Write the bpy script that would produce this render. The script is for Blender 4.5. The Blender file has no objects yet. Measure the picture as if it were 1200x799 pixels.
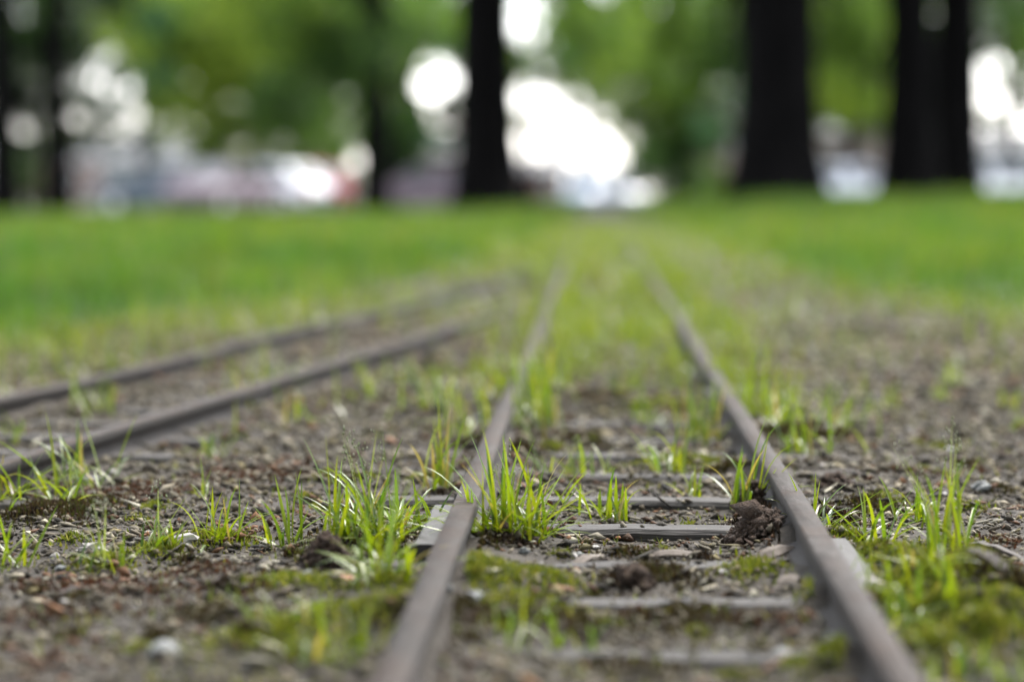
import bpy, math, random
import numpy as np
from mathutils import Vector

random.seed(7)
rng = np.random.default_rng(7)
sc = bpy.context.scene
col = sc.collection

# ------------------------------------------------------------------ camera
CAM_Z = 0.216
FPX = 50 / 23.6 * 1200
PIT = math.atan((399.5 - 223) / FPX)
YAW = math.atan((699 - 600) / FPX * math.cos(PIT))
cam_d = bpy.data.cameras.new('camera')
cam = bpy.data.objects.new('camera', cam_d)
col.objects.link(cam)
cam.location = (0, 0, CAM_Z)
cam.rotation_euler = (math.pi / 2 - PIT, 0, YAW)
cam_d.sensor_width = 23.6
cam_d.lens = 50
cam_d.clip_start = 0.05
cam_d.clip_end = 3000
cam_d.dof.use_dof = True
cam_d.dof.focus_distance = 1.378
cam_d.dof.aperture_fstop = 2.35
sc.camera = cam

# ------------------------------------------------------------------ sky and sun (bright overcast)
SUN_EL, SUN_AZ = math.radians(52), math.radians(25)
w = bpy.data.worlds.new('World')
sc.world = w
w.use_nodes = True
nt = w.node_tree
bg = nt.nodes['Background']
sky = nt.nodes.new('ShaderNodeTexSky')
sky.sky_type = 'NISHITA'
sky.sun_disc = False
sky.sun_elevation = SUN_EL
sky.sun_rotation = SUN_AZ
sky.dust_density = 1.5
hs = nt.nodes.new('ShaderNodeHueSaturation')
hs.inputs['Saturation'].default_value = 0.28
nt.links.new(sky.outputs[0], hs.inputs['Color'])
nt.links.new(hs.outputs[0], bg.inputs['Color'])
bg.inputs['Strength'].default_value = 0.15
sd = bpy.data.lights.new('sun', 'SUN')
sd.energy = 1.5
sd.angle = math.radians(18)
sd.color = (1.0, 0.96, 0.9)
sun = bpy.data.objects.new('sun', sd)
col.objects.link(sun)
sdir = Vector((math.sin(SUN_AZ) * math.cos(SUN_EL), math.cos(SUN_AZ) * math.cos(SUN_EL), math.sin(SUN_EL)))
sun.rotation_euler = (-sdir).to_track_quat('-Z', 'Y').to_euler()
sc.view_settings.view_transform = 'Standard'
sc.view_settings.look = 'None'
sc.view_settings.gamma = 1
sc.view_settings.use_curve_mapping = False
sc.view_settings.exposure = 2.3
sc.render.engine = 'CYCLES'
sc.cycles.use_denoising = True
sc.cycles.max_bounces = 6
sc.cycles.transparent_max_bounces = 4

# ------------------------------------------------------------------ helpers
def ray(px, py):
    d = np.array([(px - 600) / FPX, 1.0, -(py - 399.5) / FPX])
    c, s = math.cos(-PIT), math.sin(-PIT)
    d = np.array([d[0], c * d[1] - s * d[2], s * d[1] + c * d[2]])
    c, s = math.cos(YAW), math.sin(YAW)
    return np.array([c * d[0] - s * d[1], s * d[0] + c * d[1], d[2]])

def gp(px, py, z=0.0):
    d = ray(px, py)
    t = (z - CAM_Z) / d[2]
    return float(d[0] * t), float(d[1] * t)

def at(px, py, Y):
    d = ray(px, py)
    t = Y / d[1]
    return np.array([d[0] * t, Y, CAM_Z + d[2] * t])

_perm = np.random.default_rng(3).random((256, 256))
def vnoise(x, y):
    x = np.asarray(x, float); y = np.asarray(y, float)
    xi = np.floor(x).astype(int); yi = np.floor(y).astype(int)
    fx = x - xi; fy = y - yi
    fx = fx * fx * (3 - 2 * fx); fy = fy * fy * (3 - 2 * fy)
    g = lambda a, b: _perm[a % 256, b % 256]
    return ((g(xi, yi) * (1 - fx) + g(xi + 1, yi) * fx) * (1 - fy) +
            (g(xi, yi + 1) * (1 - fx) + g(xi + 1, yi + 1) * fx) * fy) - 0.5

def fbm(x, y, s, octv=3):
    r = 0; a = 1
    for k in range(octv):
        r = r + a * vnoise(np.asarray(x) * s + 17.3 * k, np.asarray(y) * s + 9.1 * k)
        s *= 2.1; a *= 0.5
    return r

def smooth(a, b, x):
    t = np.clip((np.asarray(x, float) - a) / (b - a), 0, 1)
    return t * t * (3 - 2 * t)

def np_mesh(name, V, F, cols=None, smooth_shade=False):
    """V (n,3); F a list of (m,k) integer arrays."""
    me = bpy.data.meshes.new(name)
    V = np.asarray(V, np.float32)
    if not isinstance(F, (list, tuple)):
        F = [F]
    F = [np.asarray(f, np.int32) for f in F if len(f)]
    me.vertices.add(len(V))
    me.vertices.foreach_set('co', V.ravel())
    tot = np.concatenate([np.full(len(f), f.shape[1], np.int32) for f in F])
    idx = np.concatenate([f.ravel() for f in F])
    me.loops.add(len(idx))
    me.loops.foreach_set('vertex_index', idx)
    me.polygons.add(len(tot))
    st = np.concatenate([[0], np.cumsum(tot)[:-1]]).astype(np.int32)
    me.polygons.foreach_set('loop_start', st)
    me.polygons.foreach_set('loop_total', tot)
    if smooth_shade:
        me.polygons.foreach_set('use_smooth', np.ones(len(tot), bool))
    if cols is not None:
        ca = me.color_attributes.new('Col', 'FLOAT_COLOR', 'POINT')
        c4 = np.ones((len(V), 4), np.float32)
        c4[:, :3] = cols
        ca.data.foreach_set('color', c4.ravel())
    me.update(calc_edges=True)
    return me

def link(name, me, mat=None, parent=None, loc=None, rz=None):
    o = bpy.data.objects.new(name, me)
    col.objects.link(o)
    if mat is not None and me is not None and not me.materials:
        me.materials.append(mat)
    if parent is not None:
        o.parent = parent
    if loc is not None:
        o.location = [float(v) for v in loc]
    if rz is not None:
        o.rotation_euler = (0, 0, rz)
    return o

def tag(o, label=None, cat=None, group=None, kind=None):
    if label: o['label'] = label
    if cat: o['category'] = cat
    if group: o['group'] = group
    if kind: o['kind'] = kind
    return o

class MB:
    """collects small solids into one mesh"""
    def __init__(s):
        s.v = []; s.f = []
    def box(s, a, b):
        n = len(s.v)
        s.v += [(x, y, z) for z in (a[2], b[2]) for y in (a[1], b[1]) for x in (a[0], b[0])]
        s.f += [tuple(n + i for i in q) for q in ((0, 2, 3, 1), (4, 5, 7, 6), (0, 1, 5, 4), (2, 6, 7, 3), (0, 4, 6, 2), (1, 3, 7, 5))]
        return s
    def loft(s, rings, cap=True):
        n = len(s.v); k = len(rings[0])
        for r in rings: s.v += [tuple(p) for p in r]
        for i in range(len(rings) - 1):
            for j in range(k):
                a = n + i * k + j; b = n + i * k + (j + 1) % k
                s.f.append((a, b, b + k, a + k))
        if cap:
            s.f.append(tuple(n + j for j in reversed(range(k))))
            s.f.append(tuple(n + (len(rings) - 1) * k + j for j in range(k)))
        return s
    def poly(s, pts):
        n = len(s.v); s.v += [tuple(p) for p in pts]; s.f.append(tuple(range(n, n + len(pts)))); return s
    def cyl(s, c, r, h, axis='z', n=20, r2=None):
        r2 = r if r2 is None else r2
        rings = []
        for rr, t in ((r, -h / 2), (r2, h / 2)):
            ring = []
            for i in range(n):
                a = 2 * math.pi * i / n
                u, q = rr * math.cos(a), rr * math.sin(a)
                p = {'z': (u, q, t), 'y': (u, t, q), 'x': (t, u, q)}[axis]
                ring.append((c[0] + p[0], c[1] + p[1], c[2] + p[2]))
            rings.append(ring)
        return s.loft(rings)
    def mesh(s, name, bevel=0, smooth_shade=False):
        me = bpy.data.meshes.new(name)
        me.from_pydata(s.v, [], s.f)
        import bmesh
        bm = bmesh.new(); bm.from_mesh(me)
        bmesh.ops.recalc_face_normals(bm, faces=bm.faces)
        if bevel:
            bmesh.ops.bevel(bm, geom=list(bm.edges), offset=bevel, segments=2, affect='EDGES', clamp_overlap=True)
        bm.to_mesh(me); bm.free()
        if smooth_shade:
            me.polygons.foreach_set('use_smooth', np.ones(len(me.polygons), bool))
        me.update()
        return me
    def build(s, name, mat, parent=None, bevel=0, smooth_shade=False):
        return link(name, s.mesh(name, bevel, smooth_shade), mat, parent)

# ------------------------------------------------------------------ materials
def new_mat(name):
    m = bpy.data.materials.new(name)
    m.use_nodes = True
    return m, m.node_tree, m.node_tree.nodes['Principled BSDF']

def N(t, kind, **inp):
    n = t.nodes.new(kind)
    for k, v in inp.items():
        n.inputs[k].default_value = v
    return n

def ramp(t, stops):
    r = t.nodes.new('ShaderNodeValToRGB')
    e = r.color_ramp.elements
    while len(e) < len(stops): e.new(0.5)
    for el, (p, c) in zip(e, stops):
        el.position = p; el.color = (*c, 1)
    return r

def noisy_mat(name, stops, scale, rough=0.8, bump=0.3, bscale=None, stretch=(1, 1, 1), metallic=0, spec=0.4, dist=0.002):
    m, t, b = new_mat(name)
    tc = t.nodes.new('ShaderNodeTexCoord')
    mp = N(t, 'ShaderNodeMapping'); mp.inputs['Scale'].default_value = stretch
    t.links.new(tc.outputs['Object'], mp.inputs['Vector'])
    n1 = N(t, 'ShaderNodeTexNoise', Scale=scale, Detail=6.0, Roughness=0.65)
    t.links.new(mp.outputs[0], n1.inputs['Vector'])
    r = ramp(t, stops)
    t.links.new(n1.outputs['Fac'], r.inputs[0])
    t.links.new(r.outputs[0], b.inputs['Base Color'])
    n2 = N(t, 'ShaderNodeTexNoise', Scale=bscale or scale * 3, Detail=4.0)
    t.links.new(mp.outputs[0], n2.inputs['Vector'])
    bp = N(t, 'ShaderNodeBump', Strength=bump, Distance=dist)
    t.links.new(n2.outputs['Fac'], bp.inputs['Height'])
    t.links.new(bp.outputs[0], b.inputs['Normal'])
    b.inputs['Roughness'].default_value = rough
    b.inputs['Metallic'].default_value = metallic
    b.inputs['Specular IOR Level'].default_value = spec
    return m

def attr_mat(name, rough=0.85, trans=0.0, spec=0.3, tint=(1, 1, 1), bump=None):
    m, t, b = new_mat(name)
    a = t.nodes.new('ShaderNodeAttribute'); a.attribute_name = 'Col'
    b.inputs['Roughness'].default_value = rough
    b.inputs['Specular IOR Level'].default_value = spec
    t.links.new(a.outputs['Color'], b.inputs['Base Color'])
    if bump:
        n2 = N(t, 'ShaderNodeTexNoise', Scale=bump, Detail=3.0)
        tc = t.nodes.new('ShaderNodeTexCoord'); t.links.new(tc.outputs['Object'], n2.inputs['Vector'])
        bp = N(t, 'ShaderNodeBump', Strength=0.4, Distance=0.001)
        t.links.new(n2.outputs['Fac'], bp.inputs['Height']); t.links.new(bp.outputs[0], b.inputs['Normal'])
    if trans:
        tr = t.nodes.new('ShaderNodeBsdfTranslucent')
        mx = N(t, 'ShaderNodeMixRGB'); mx.blend_type = 'MULTIPLY'; mx.inputs[0].default_value = 1
        mx.inputs[2].default_value = (*tint, 1)
        t.links.new(a.outputs['Color'], mx.inputs[1])
        t.links.new(mx.outputs[0], tr.inputs['Color'])
        ms = t.nodes.new('ShaderNodeMixShader'); ms.inputs[0].default_value = trans
        out = t.nodes['Material Output']
        t.links.new(b.outputs[0], ms.inputs[1]); t.links.new(tr.outputs[0], ms.inputs[2])
        t.links.new(ms.outputs[0], out.inputs['Surface'])
    return m

def plain_mat(name, c, rough=0.6, metallic=0, spec=0.5, coat=0):
    return_m = noisy_mat(name, [(0.3, tuple(v * 0.93 for v in c)), (0.7, tuple(min(1, v * 1.05) for v in c))], 4.0, rough, 0.05, 20, metallic=metallic, spec=spec)
    if coat:
        return_m.node_tree.nodes['Principled BSDF'].inputs['Coat Weight'].default_value = coat
    return return_m

M = {}
M['grass'] = attr_mat('grass_blade', 0.33, 0.42, 0.6, tint=(1.6, 1.55, 0.5))
M['lawn'] = attr_mat('lawn_blade', 0.55, 0.42, 0.25, tint=(1.4, 1.45, 0.6))
M['leaf'] = attr_mat('tree_leaf', 0.6, 0.45, 0.12, tint=(1.2, 1.3, 0.75))
M['moss'] = attr_mat('moss', 0.9, 0.25, 0.1, tint=(1.2, 1.2, 0.8))
M['grit'] = attr_mat('grit', 0.85, 0, 0.25, bump=900)
M['rail'] = noisy_mat('weathered_rail_steel', [(0.28, (0.011, 0.0085, 0.007)), (0.45, (0.025, 0.0197, 0.0167)), (0.58, (0.036, 0.030, 0.0265)), (0.75, (0.066, 0.056, 0.05))], 170,
                      0.7, 0.6, 260, (1, 0.25, 1), metallic=0.0, spec=0.12, dist=0.001)
_t = M['rail'].node_tree; _b = _t.nodes['Principled BSDF']
_src = _b.inputs['Base Color'].links[0].from_socket
_tc = _t.nodes.new('ShaderNodeTexCoord'); _n = N(_t, 'ShaderNodeTexNoise', Scale=16.0, Detail=7.0, Roughness=0.75)
_t.links.new(_tc.outputs['Object'], _n.inputs['Vector'])
_r = ramp(_t, [(0.44, (0, 0, 0)), (0.58, (0.85, 0.85, 0.85))]); _t.links.new(_n.outputs['Fac'], _r.inputs[0])
_m = _t.nodes.new('ShaderNodeMixRGB'); _m.inputs[2].default_value = (0.030, 0.0175, 0.0115, 1)
_t.links.new(_r.outputs[0], _m.inputs[0]); _t.links.new(_src, _m.inputs[1]); _t.links.new(_m.outputs[0], _b.inputs['Base Color'])
M['rail_rust_shade'] = noisy_mat('rusty_shaded_rail_steel', [(0.3, (0.009, 0.0065, 0.005)), (0.6, (0.018, 0.0125, 0.0095)), (0.8, (0.032, 0.018, 0.012))], 60, 0.8, 0.5, 250, metallic=0.1, dist=0.001)  # rust colour darkened further to hold the shade of the rail sides
M['wood'] = noisy_mat('weathered_sleeper_wood', [(0.25, (0.012, 0.0105, 0.009)), (0.5, (0.034, 0.030, 0.027)), (0.75, (0.066, 0.059, 0.054))], 150,
                      0.8, 0.9, 380, (0.12, 1.6, 1.6), dist=0.0015)
M['plate'] = noisy_mat('grey_joint_plate', [(0.3, (0.012, 0.010, 0.009)), (0.6, (0.028, 0.0245, 0.023)), (0.8, (0.05, 0.045, 0.042))], 80, 0.65, 0.5, 200, (1, 0.3, 1), dist=0.001)
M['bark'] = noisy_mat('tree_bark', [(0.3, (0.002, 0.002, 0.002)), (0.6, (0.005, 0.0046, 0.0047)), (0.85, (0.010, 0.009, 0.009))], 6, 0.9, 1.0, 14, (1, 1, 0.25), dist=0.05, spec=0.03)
M['pale_stone'] = noisy_mat('pale_stone', [(0.3, (0.16, 0.145, 0.13)), (0.7, (0.30, 0.28, 0.26))], 150, 0.6, 0.5, 500, dist=0.001)
M['grey_stone'] = noisy_mat('grey_stone', [(0.3, (0.07, 0.074, 0.07)), (0.7, (0.16, 0.168, 0.165))], 150, 0.6, 0.5, 500, dist=0.001)
M['chip'] = noisy_mat('dry_wood_chip', [(0.3, (0.07, 0.052, 0.04)), (0.7, (0.17, 0.14, 0.115))], 120, 0.8, 0.5, 400, (0.2, 1, 1), dist=0.001)
M['dark_bark'] = noisy_mat('dark_bark_piece', [(0.3, (0.025, 0.02, 0.017)), (0.7, (0.08, 0.066, 0.058))], 120, 0.85, 0.6, 400, (0.3, 1, 1), dist=0.001)
M['dead_leaf'] = noisy_mat('dead_leaf', [(0.3, (0.14, 0.035, 0.012)), (0.7, (0.25, 0.08, 0.024))], 100, 0.6, 0.3, 300)

# ------------------------------------------------------------------ terrain
XLY = [0, 1.5, 2.9, 3.4, 4.3, 8.2, 12, 30, 60]
XLX = [-2.1, -1.5, -.83, -.70, -.54, -.30, -.26, -.24, -.24]
XRY = [0, 1.5, 2.5, 3.5, 4.35, 6.35, 11.7, 30, 60]
XRX = [1.9, 1.3, .96, .73, .59, .53, .48, .42, .40]
def lawn_depth(x, y):
    """metres inside the lawn, negative on the track bed"""
    n = fbm(x, y, 3.0) * 0.14 * np.clip(np.asarray(y) / 4, 0.4, 2)
    return np.maximum(np.interp(y, XLY, XLX) - x, x - np.interp(y, XRY, XRX)) + n

def terrain(x, y):
    x = np.asarray(x, float); y = np.asarray(y, float)
    cross = np.interp(x, [-12, -2.6, -1.3, -.6, .35, .9, 1.7, 5, 14], [-.15, -.15, -.05, -.03, -.03, .0, .11, .15, .15])
    z = smooth(6, 24, y) * cross
    z = z * (1 - smooth(34, 54, y)) - smooth(34, 54, y) * 0.5 - smooth(70, 110, y) * 0.2
    return z

# moss cushions and clods: px, py, half-width px, kind, height in mm
MOSS = [(1060, 672, 40, 'g', 12), (1110, 735, 50, 'g', 16), (1040, 720, 34, 'g', 12), (1140, 690, 40, 'g', 12), (1100, 790, 46, 'g', 16), (1180, 735, 40, 'g', 14), (620, 720, 46, 'g', 6), (560, 690, 30, 'g', 7), (470, 745, 30, 'g', 8), (1085, 700, 60, 'g', 16), (1030, 655, 32, 'g', 9), (1150, 765, 60, 'g', 20), (1170, 700, 45, 'b', 12), (985, 635, 30, 'g', 6),
        (575, 700, 55, 'g', 9), (640, 690, 40, 'g', 5), (560, 650, 28, 'b', 5), (600, 645, 26, 'k', 2), (540, 745, 35, 'b', 8), (650, 740, 70, 'b', 5), (800, 730, 70, 'b', 5), (900, 735, 50, 'r', 7),
        (890, 620, 36, 'k', 11), (880, 592, 20, 'k', 4), (925, 640, 24, 'k', 11), (880, 672, 36, 'g', 6), (960, 715, 28, 'g', 14), (770, 680, 50, 'b', 7), (735, 688, 30, 'k', 5),
        (382, 662, 30, 'k', 11), (345, 695, 50, 'g', 8), (420, 740, 60, 'g', 12), (320, 765, 70, 'g', 8), (455, 700, 30, 'g', 8), (260, 730, 60, 'b', 5),
        (90, 680, 60, 'r', 3), (235, 672, 55, 'r', 4), (60, 725, 70, 'r', 4), (170, 700, 60, 'r', 3), (430, 635, 60, 'b', 6), (185, 640, 30, 'g', 4), (260, 628, 40, 'g', 4),
        (120, 655, 30, 'g', 4), (970, 612, 30, 'k', 6), (1115, 645, 30, 'g', 6), (1020, 600, 40, 'b', 5), (1060, 560, 40, 'r', 4), (1180, 640, 40, 'r', 4), (60, 600, 60, 'b', 6),
        (800, 545, 50, 'g', 7), (860, 560, 40, 'b', 8), (680, 520, 50, 'b', 6), (620, 540, 30, 'b', 8), (780, 480, 50, 'g', 8), (700, 470, 60, 'b', 7), (940, 520, 60, 'b', 8), (560, 530, 40, 'b', 6),
        (300, 560, 70, 'r', 3), (170, 580, 60, 'r', 3), (450, 470, 50, 'b', 5), (520, 440, 60, 'g', 6), (700, 420, 70, 'g', 8), (900, 450, 60, 'g', 6), (740, 785, 60, 'b', 4), (980, 790, 40, 'g', 10)]
_r = random.Random(5)
for _ in range(90):
    MOSS.append((_r.uniform(0, 1200), _r.uniform(520, 795), _r.uniform(9, 24), _r.choice('gggbbkr'), _r.uniform(1, 5)))
MOSSP = []
for px, py, r, k, h in MOSS:
    x0, y0 = gp(px, py)
    rx = r / FPX * y0
    ry = min(max(rx, 0.02), rx * 1.3)
    MOSSP.append((x0, y0, rx, ry, k, h / 1000 * (0.9 if y0 < 1.12 else 1.0)))

RAIL_L, RAIL_R = -0.079, 0.1225
SL0, SLD = 0.995, 0.1222
RZ = 0.027
def siding_x(y):
    y = np.asarray(y, float)
    xa = -0.284 - 0.14 * (3.2 - y)
    t = np.clip((y - 3.2) / 4.3, 0, 1)
    xb = -0.284 + 0.306 * (2 * t - t * t)
    return np.where(y < 3.2, xa, xb)

def H(x, y):
    x = np.asarray(x, float); y = np.asarray(y, float)
    near = 1 - smooth(6, 14, y)
    z = terrain(x, y)
    inn = 0.45 + 0.55 * smooth(0.07, 0.16, np.abs(x - 0.03))
    z = z + fbm(x, y, 5.0) * 0.010 * near * inn + fbm(x, y, 34.0, 3) * 0.0052 * (1 - smooth(3, 7, y)) * inn
    for x0, y0, rx, ry, k, h in MOSSP:
        q = ((x - x0) / rx) ** 2 + ((y - y0) / ry) ** 2
        z = z + np.where(q < 6, h * np.exp(-q), 0)
    # worn-down bed between the rails, shoulders banked against the rail sides
    mid = (RAIL_L + RAIL_R) / 2
    u = np.abs(x - mid)
    z = z - 0.0005 * near * (1 - smooth(0.05, 0.12, u)) + 0.006 * near * np.exp(-((x - RAIL_L - 0.035) / 0.03) ** 2)
    z = z + 0.004 * near * np.exp(-((u - 0.17) / 0.05) ** 2)
    z = z + smooth(0.0, 0.5, lawn_depth(x, y)) * 0.01
    # sleepers lie clear in the middle of the track
    ks = np.round((y - SL0) / SLD)
    wq = (1 - smooth(0.012, 0.022, np.abs(y - SL0 - ks * SLD))) * smooth(-0.05, -0.025, x) * (1 - smooth(0.085, 0.105, x)) * ((ks != 2) & (y < 2.6))
    z = z * (1 - wq) + np.minimum(z, 0.0) * wq
    # soil silted up over the rail feet
    rd = np.minimum(np.abs(x - RAIL_L), np.abs(x - RAIL_R))
    rs = np.abs(np.abs(x - siding_x(y)) - 0.1)
    silt = 0.6 + 0.8 * np.clip(fbm(x * 0 + 3.3, y, 6.0) + 0.3, 0, 1)
    z = z + near * (0.0072 * np.exp(-(rd / 0.021) ** 2) * silt + np.where(y < 5, 0.006, 0) * np.exp(-(rs / 0.022) ** 2))
    return z

def graded(a, b, fine, x0, x1, grow=1.12):
    """coordinates: step 'fine' in [x0,x1], growing outward to a and b"""
    mid = list(np.arange(x0, x1 + 1e-9, fine))
    s = fine; r = mid[-1]; hi = []
    while r < b: s *= grow; r += s; hi.append(min(r, b))
    s = fine; l = mid[0]; lo = []
    while l > a: s *= grow; l -= s; lo.append(max(l, a))
    return np.array(lo[::-1] + mid + hi)
gx = graded(-500, 500, 0.009, -0.6, 0.6, 1.12)
gy = graded(-60, 900, 0.009, 0.78, 2.3, 1.06)
X, Y = np.meshgrid(gx, gy)
Z = H(X, Y)
nx, ny = len(gx), len(gy)
ii = np.arange(nx * ny).reshape(ny, nx)
F = np.stack([ii[:-1, :-1], ii[:-1, 1:], ii[1:, 1:], ii[1:, :-1]], -1).reshape(-1, 4)
SOIL = np.array([0.042, 0.035, 0.026]); TURF = np.array([0.022, 0.036, 0.008])
ld = lawn_depth(X, Y)
m = smooth(-0.12, 0.08, ld)[..., None]
cols = SOIL * (1 - m) + TURF * m
gmask = smooth(2.2, 5.0, Y) * 0.8 * (1 - smooth(-0.1, 0.1, ld)) * np.clip(0.5 + fbm(X, Y, 6) * 1.4, 0, 1)
cols = cols * (1 - gmask[..., None]) + np.array([0.032, 0.038, 0.011]) * gmask[..., None]
me = np_mesh('ground', np.stack([X, Y, Z], -1).reshape(-1, 3), F, cols.reshape(-1, 3), True)
gm, t, b = new_mat('gravelly_soil')
a = t.nodes.new('ShaderNodeAttribute'); a.attribute_name = 'Col'
tc = t.nodes.new('ShaderNodeTexCoord')
n1 = N(t, 'ShaderNodeTexNoise', Scale=260.0, Detail=8.0, Roughness=0.7)
n2 = N(t, 'ShaderNodeTexNoise', Scale=22.0, Detail=5.0)
r1 = ramp(t, [(0.3, (0.3, 0.28, 0.26)), (0.5, (0.9, 0.88, 0.86)), (0.72, (1.7, 1.65, 1.6))])
r2 = ramp(t, [(0.35, (0.6, 0.5, 0.42)), (0.6, (1.15, 1.12, 1.1))])
for n in (n1, n2): t.links.new(tc.outputs['Object'], n.inputs['Vector'])
t.links.new(n1.outputs['Fac'], r1.inputs[0]); t.links.new(n2.outputs['Fac'], r2.inputs[0])
m1 = t.nodes.new('ShaderNodeMixRGB'); m1.blend_type = 'MULTIPLY'; m1.inputs[0].default_value = 0.9
m2 = t.nodes.new('ShaderNodeMixRGB'); m2.blend_type = 'MULTIPLY'; m2.inputs[0].default_value = 0.8
t.links.new(a.outputs['Color'], m1.inputs[1]); t.links.new(r1.outputs[0], m1.inputs[2])
t.links.new(m1.outputs[0], m2.inputs[1]); t.links.new(r2.outputs[0], m2.inputs[2])
t.links.new(m2.outputs[0], b.inputs['Base Color'])
bp = N(t, 'ShaderNodeBump', Strength=0.9, Distance=0.003)
t.links.new(n1.outputs['Fac'], bp.inputs['Height']); t.links.new(bp.outputs[0], b.inputs['Normal'])
b.inputs['Roughness'].default_value = 0.9
ground = tag(link('ground', me, gm), kind='structure')

# road behind the park
rx0 = np.linspace(-140, 140, 60); ry0 = np.linspace(57, 72, 12)
RX, RY = np.meshgrid(rx0, ry0)
ri = np.arange(RX.size).reshape(RX.shape)
RF = np.stack([ri[:-1, :-1], ri[:-1, 1:], ri[1:, 1:], ri[1:, :-1]], -1).reshape(-1, 4)
M['asphalt'] = noisy_mat('asphalt', [(0.3, (0.035, 0.035, 0.036)), (0.7, (0.07, 0.07, 0.072))], 8, 0.8, 0.3, 60)
tag(link('road', np_mesh('road', np.stack([RX, RY, terrain(RX, RY) + 0.03], -1).reshape(-1, 3), RF), M['asphalt']), kind='structure')

# ------------------------------------------------------------------ railway tracks
PROFILE = [(-0.0064, 0), (-0.0072, -0.0012), (-0.0072, -0.0072), (-0.0058, -0.0088), (-0.0036, -0.0100), (-0.0036, -0.0195), (-0.0100, -0.0215), (-0.0100, -0.0250),
           (0.0100, -0.0250), (0.0100, -0.0215), (0.0036, -0.0195), (0.0036, -0.0100), (0.0058, -0.0088), (0.0072, -0.0072), (0.0072, -0.0012), (0.0064, 0)]
def rail_mesh(name, pts):
    pts = np.asarray(pts, float)
    d = np.gradient(pts, axis=0)
    d /= np.linalg.norm(d, axis=1)[:, None]
    side = np.stack([d[:, 1], -d[:, 0], np.zeros(len(d))], 1)
    side /= np.linalg.norm(side, axis=1)[:, None]
    P = np.array(PROFILE); k = len(P)
    V = pts[:, None] + side[:, None] * P[None, :, :1] + np.array([0, 0, 1.0]) * P[None, :, 1:]
    n = len(pts); base = (np.arange(n - 1) * k)[:, None]; j = np.arange(k)[None]
    Fq = np.stack([base + j, base + (j + 1) % k, base + k + (j + 1) % k, base + k + j], -1).reshape(-1, 4)
    me = np_mesh(name, V.reshape(-1, 3), [Fq, np.arange(k)[None], np.arange((n - 1) * k, n * k)[None]])
    me.materials.append(M['rail']); me.materials.append(M['rail_rust_shade'])
    mi = np.zeros(len(me.polygons), np.int32)
    seg = np.tile(np.arange(k), n - 1)
    mi[:len(seg)] = np.where((seg >= 1) & (seg <= 13), 1, 0)  # head sides too: rust plus their shade, put into the colour
    me.polygons.foreach_set('material_index', mi)
    return me

def rail_path(fx, y0, y1, seed):
    n = max(8, int((y1 - y0) / 0.06))
    y = np.linspace(y0, y1, n)
    x = fx(y)
    wob = vnoise(y * 2.2, seed * 7.7 + 0 * y) * 0.0035 + vnoise(y * 7, seed * 3.1 + 0 * y) * 0.001
    zz = RZ + terrain(x, y) - 0.007 * smooth(5.0, 12.0, y) + vnoise(y * 1.7, seed * 5.3 + 0 * y) * 0.003
    return np.stack([x + wob, y, zz], 1)

def sleeper_mesh(seed, L=0.305, W=0.027, T=0.022):
    r = np.random.default_rng(seed)
    n = 13
    xs = np.linspace(-L / 2, L / 2, n)
    rings = []
    c = 0.003
    for i, x in enumerate(xs):
        wj = 1 + r.normal(0, 0.035); zj = r.normal(0, 0.0006); yj = r.normal(0, 0.0006)
        hw = W / 2 * wj
        e = r.normal(0, 0.003) if i in (0, n - 1) else 0
        rings.append([(x + e, -hw + yj, -T), (x + e, -hw + yj, -c + zj), (x + e, -hw + c + yj, zj * 0.5), (x + e * 0.6, 0, r.normal(0, 0.0004)),
                      (x + e * 0.4, hw - c + yj, zj * 0.5), (x + e * 0.4, hw + yj, -c + zj), (x + e * 0.4, hw + yj, -T)])
    return MB().loft(rings).mesh('sleeper')
SLP = []
for s in range(6):
    me = sleeper_mesh(s); me.materials.append(M['wood']); SLP.append(me)
spike = MB().cyl((0, 0, 0.0015), 0.0042, 0.005, n=8, r2=0.0032).mesh('rail_spike', smooth_shade=False)
spike.materials.append(M['rail_rust_shade'])

main = tag(link('railway_track', None, loc=(0, 0, 0)), 'straight miniature railway track with grey rails and wooden sleepers running to the trees', 'railway track')
for k in range(-2, 100):
    y = SL0 + SLD * k + random.gauss(0, 0.003)
    x = (RAIL_L + RAIL_R) / 2 + random.gauss(0, 0.008)
    z = 0.0038 + float(terrain(x, y)) + random.gauss(0, 0.0012) - 0.005 * float(smooth(1.75, 2.3, y))
    if k in (2,): z -= 0.003
    o = link('sleeper', SLP[(k * 5) % 6], None, main, (x, y, z), random.gauss(0, 0.015) + (math.pi if k % 2 else 0))
    if y < 3:
        for rxx in (RAIL_L, RAIL_R):
            for s in (-1, 1):
                q = link('rail_spike', spike, None, o)
                # placed beside the rail foot, in the sleeper's own frame
                v = Vector((rxx + s * 0.0145 - x, random.gauss(0, 0.004), 0)); v.rotate(o.rotation_euler.to_matrix().inverted())
                q.location = v
JL, JR = 1.318, 1.19
def joint_plate(rail, xr, y0, y1, s):
    mb = MB()
    n = 7; rings = []
    for i in range(n):
        y = y0 + (y1 - y0) * i / (n - 1); j = random.gauss(0, 0.0007)
        a, c = xr + s * 0.0100, xr + s * (0.0275 + j)
        zt = 0.0115 + random.gauss(0, 0.0003)
        rings.append([(a, y, 0.002), (a, y, zt), (c - s * 0.002, y, zt), (c, y, zt - 0.002), (c, y, 0.002)])
    mb.loft(rings)
    return mb.build('joint_plate', M['plate'], rail)
cutsL = [-0.9, JL, 4.3, 7.3, 10.3, 14, 20, 26]
cutsR = [-0.9, JR, 4.2, 7.2, 10.2, 14, 20, 26]
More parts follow.
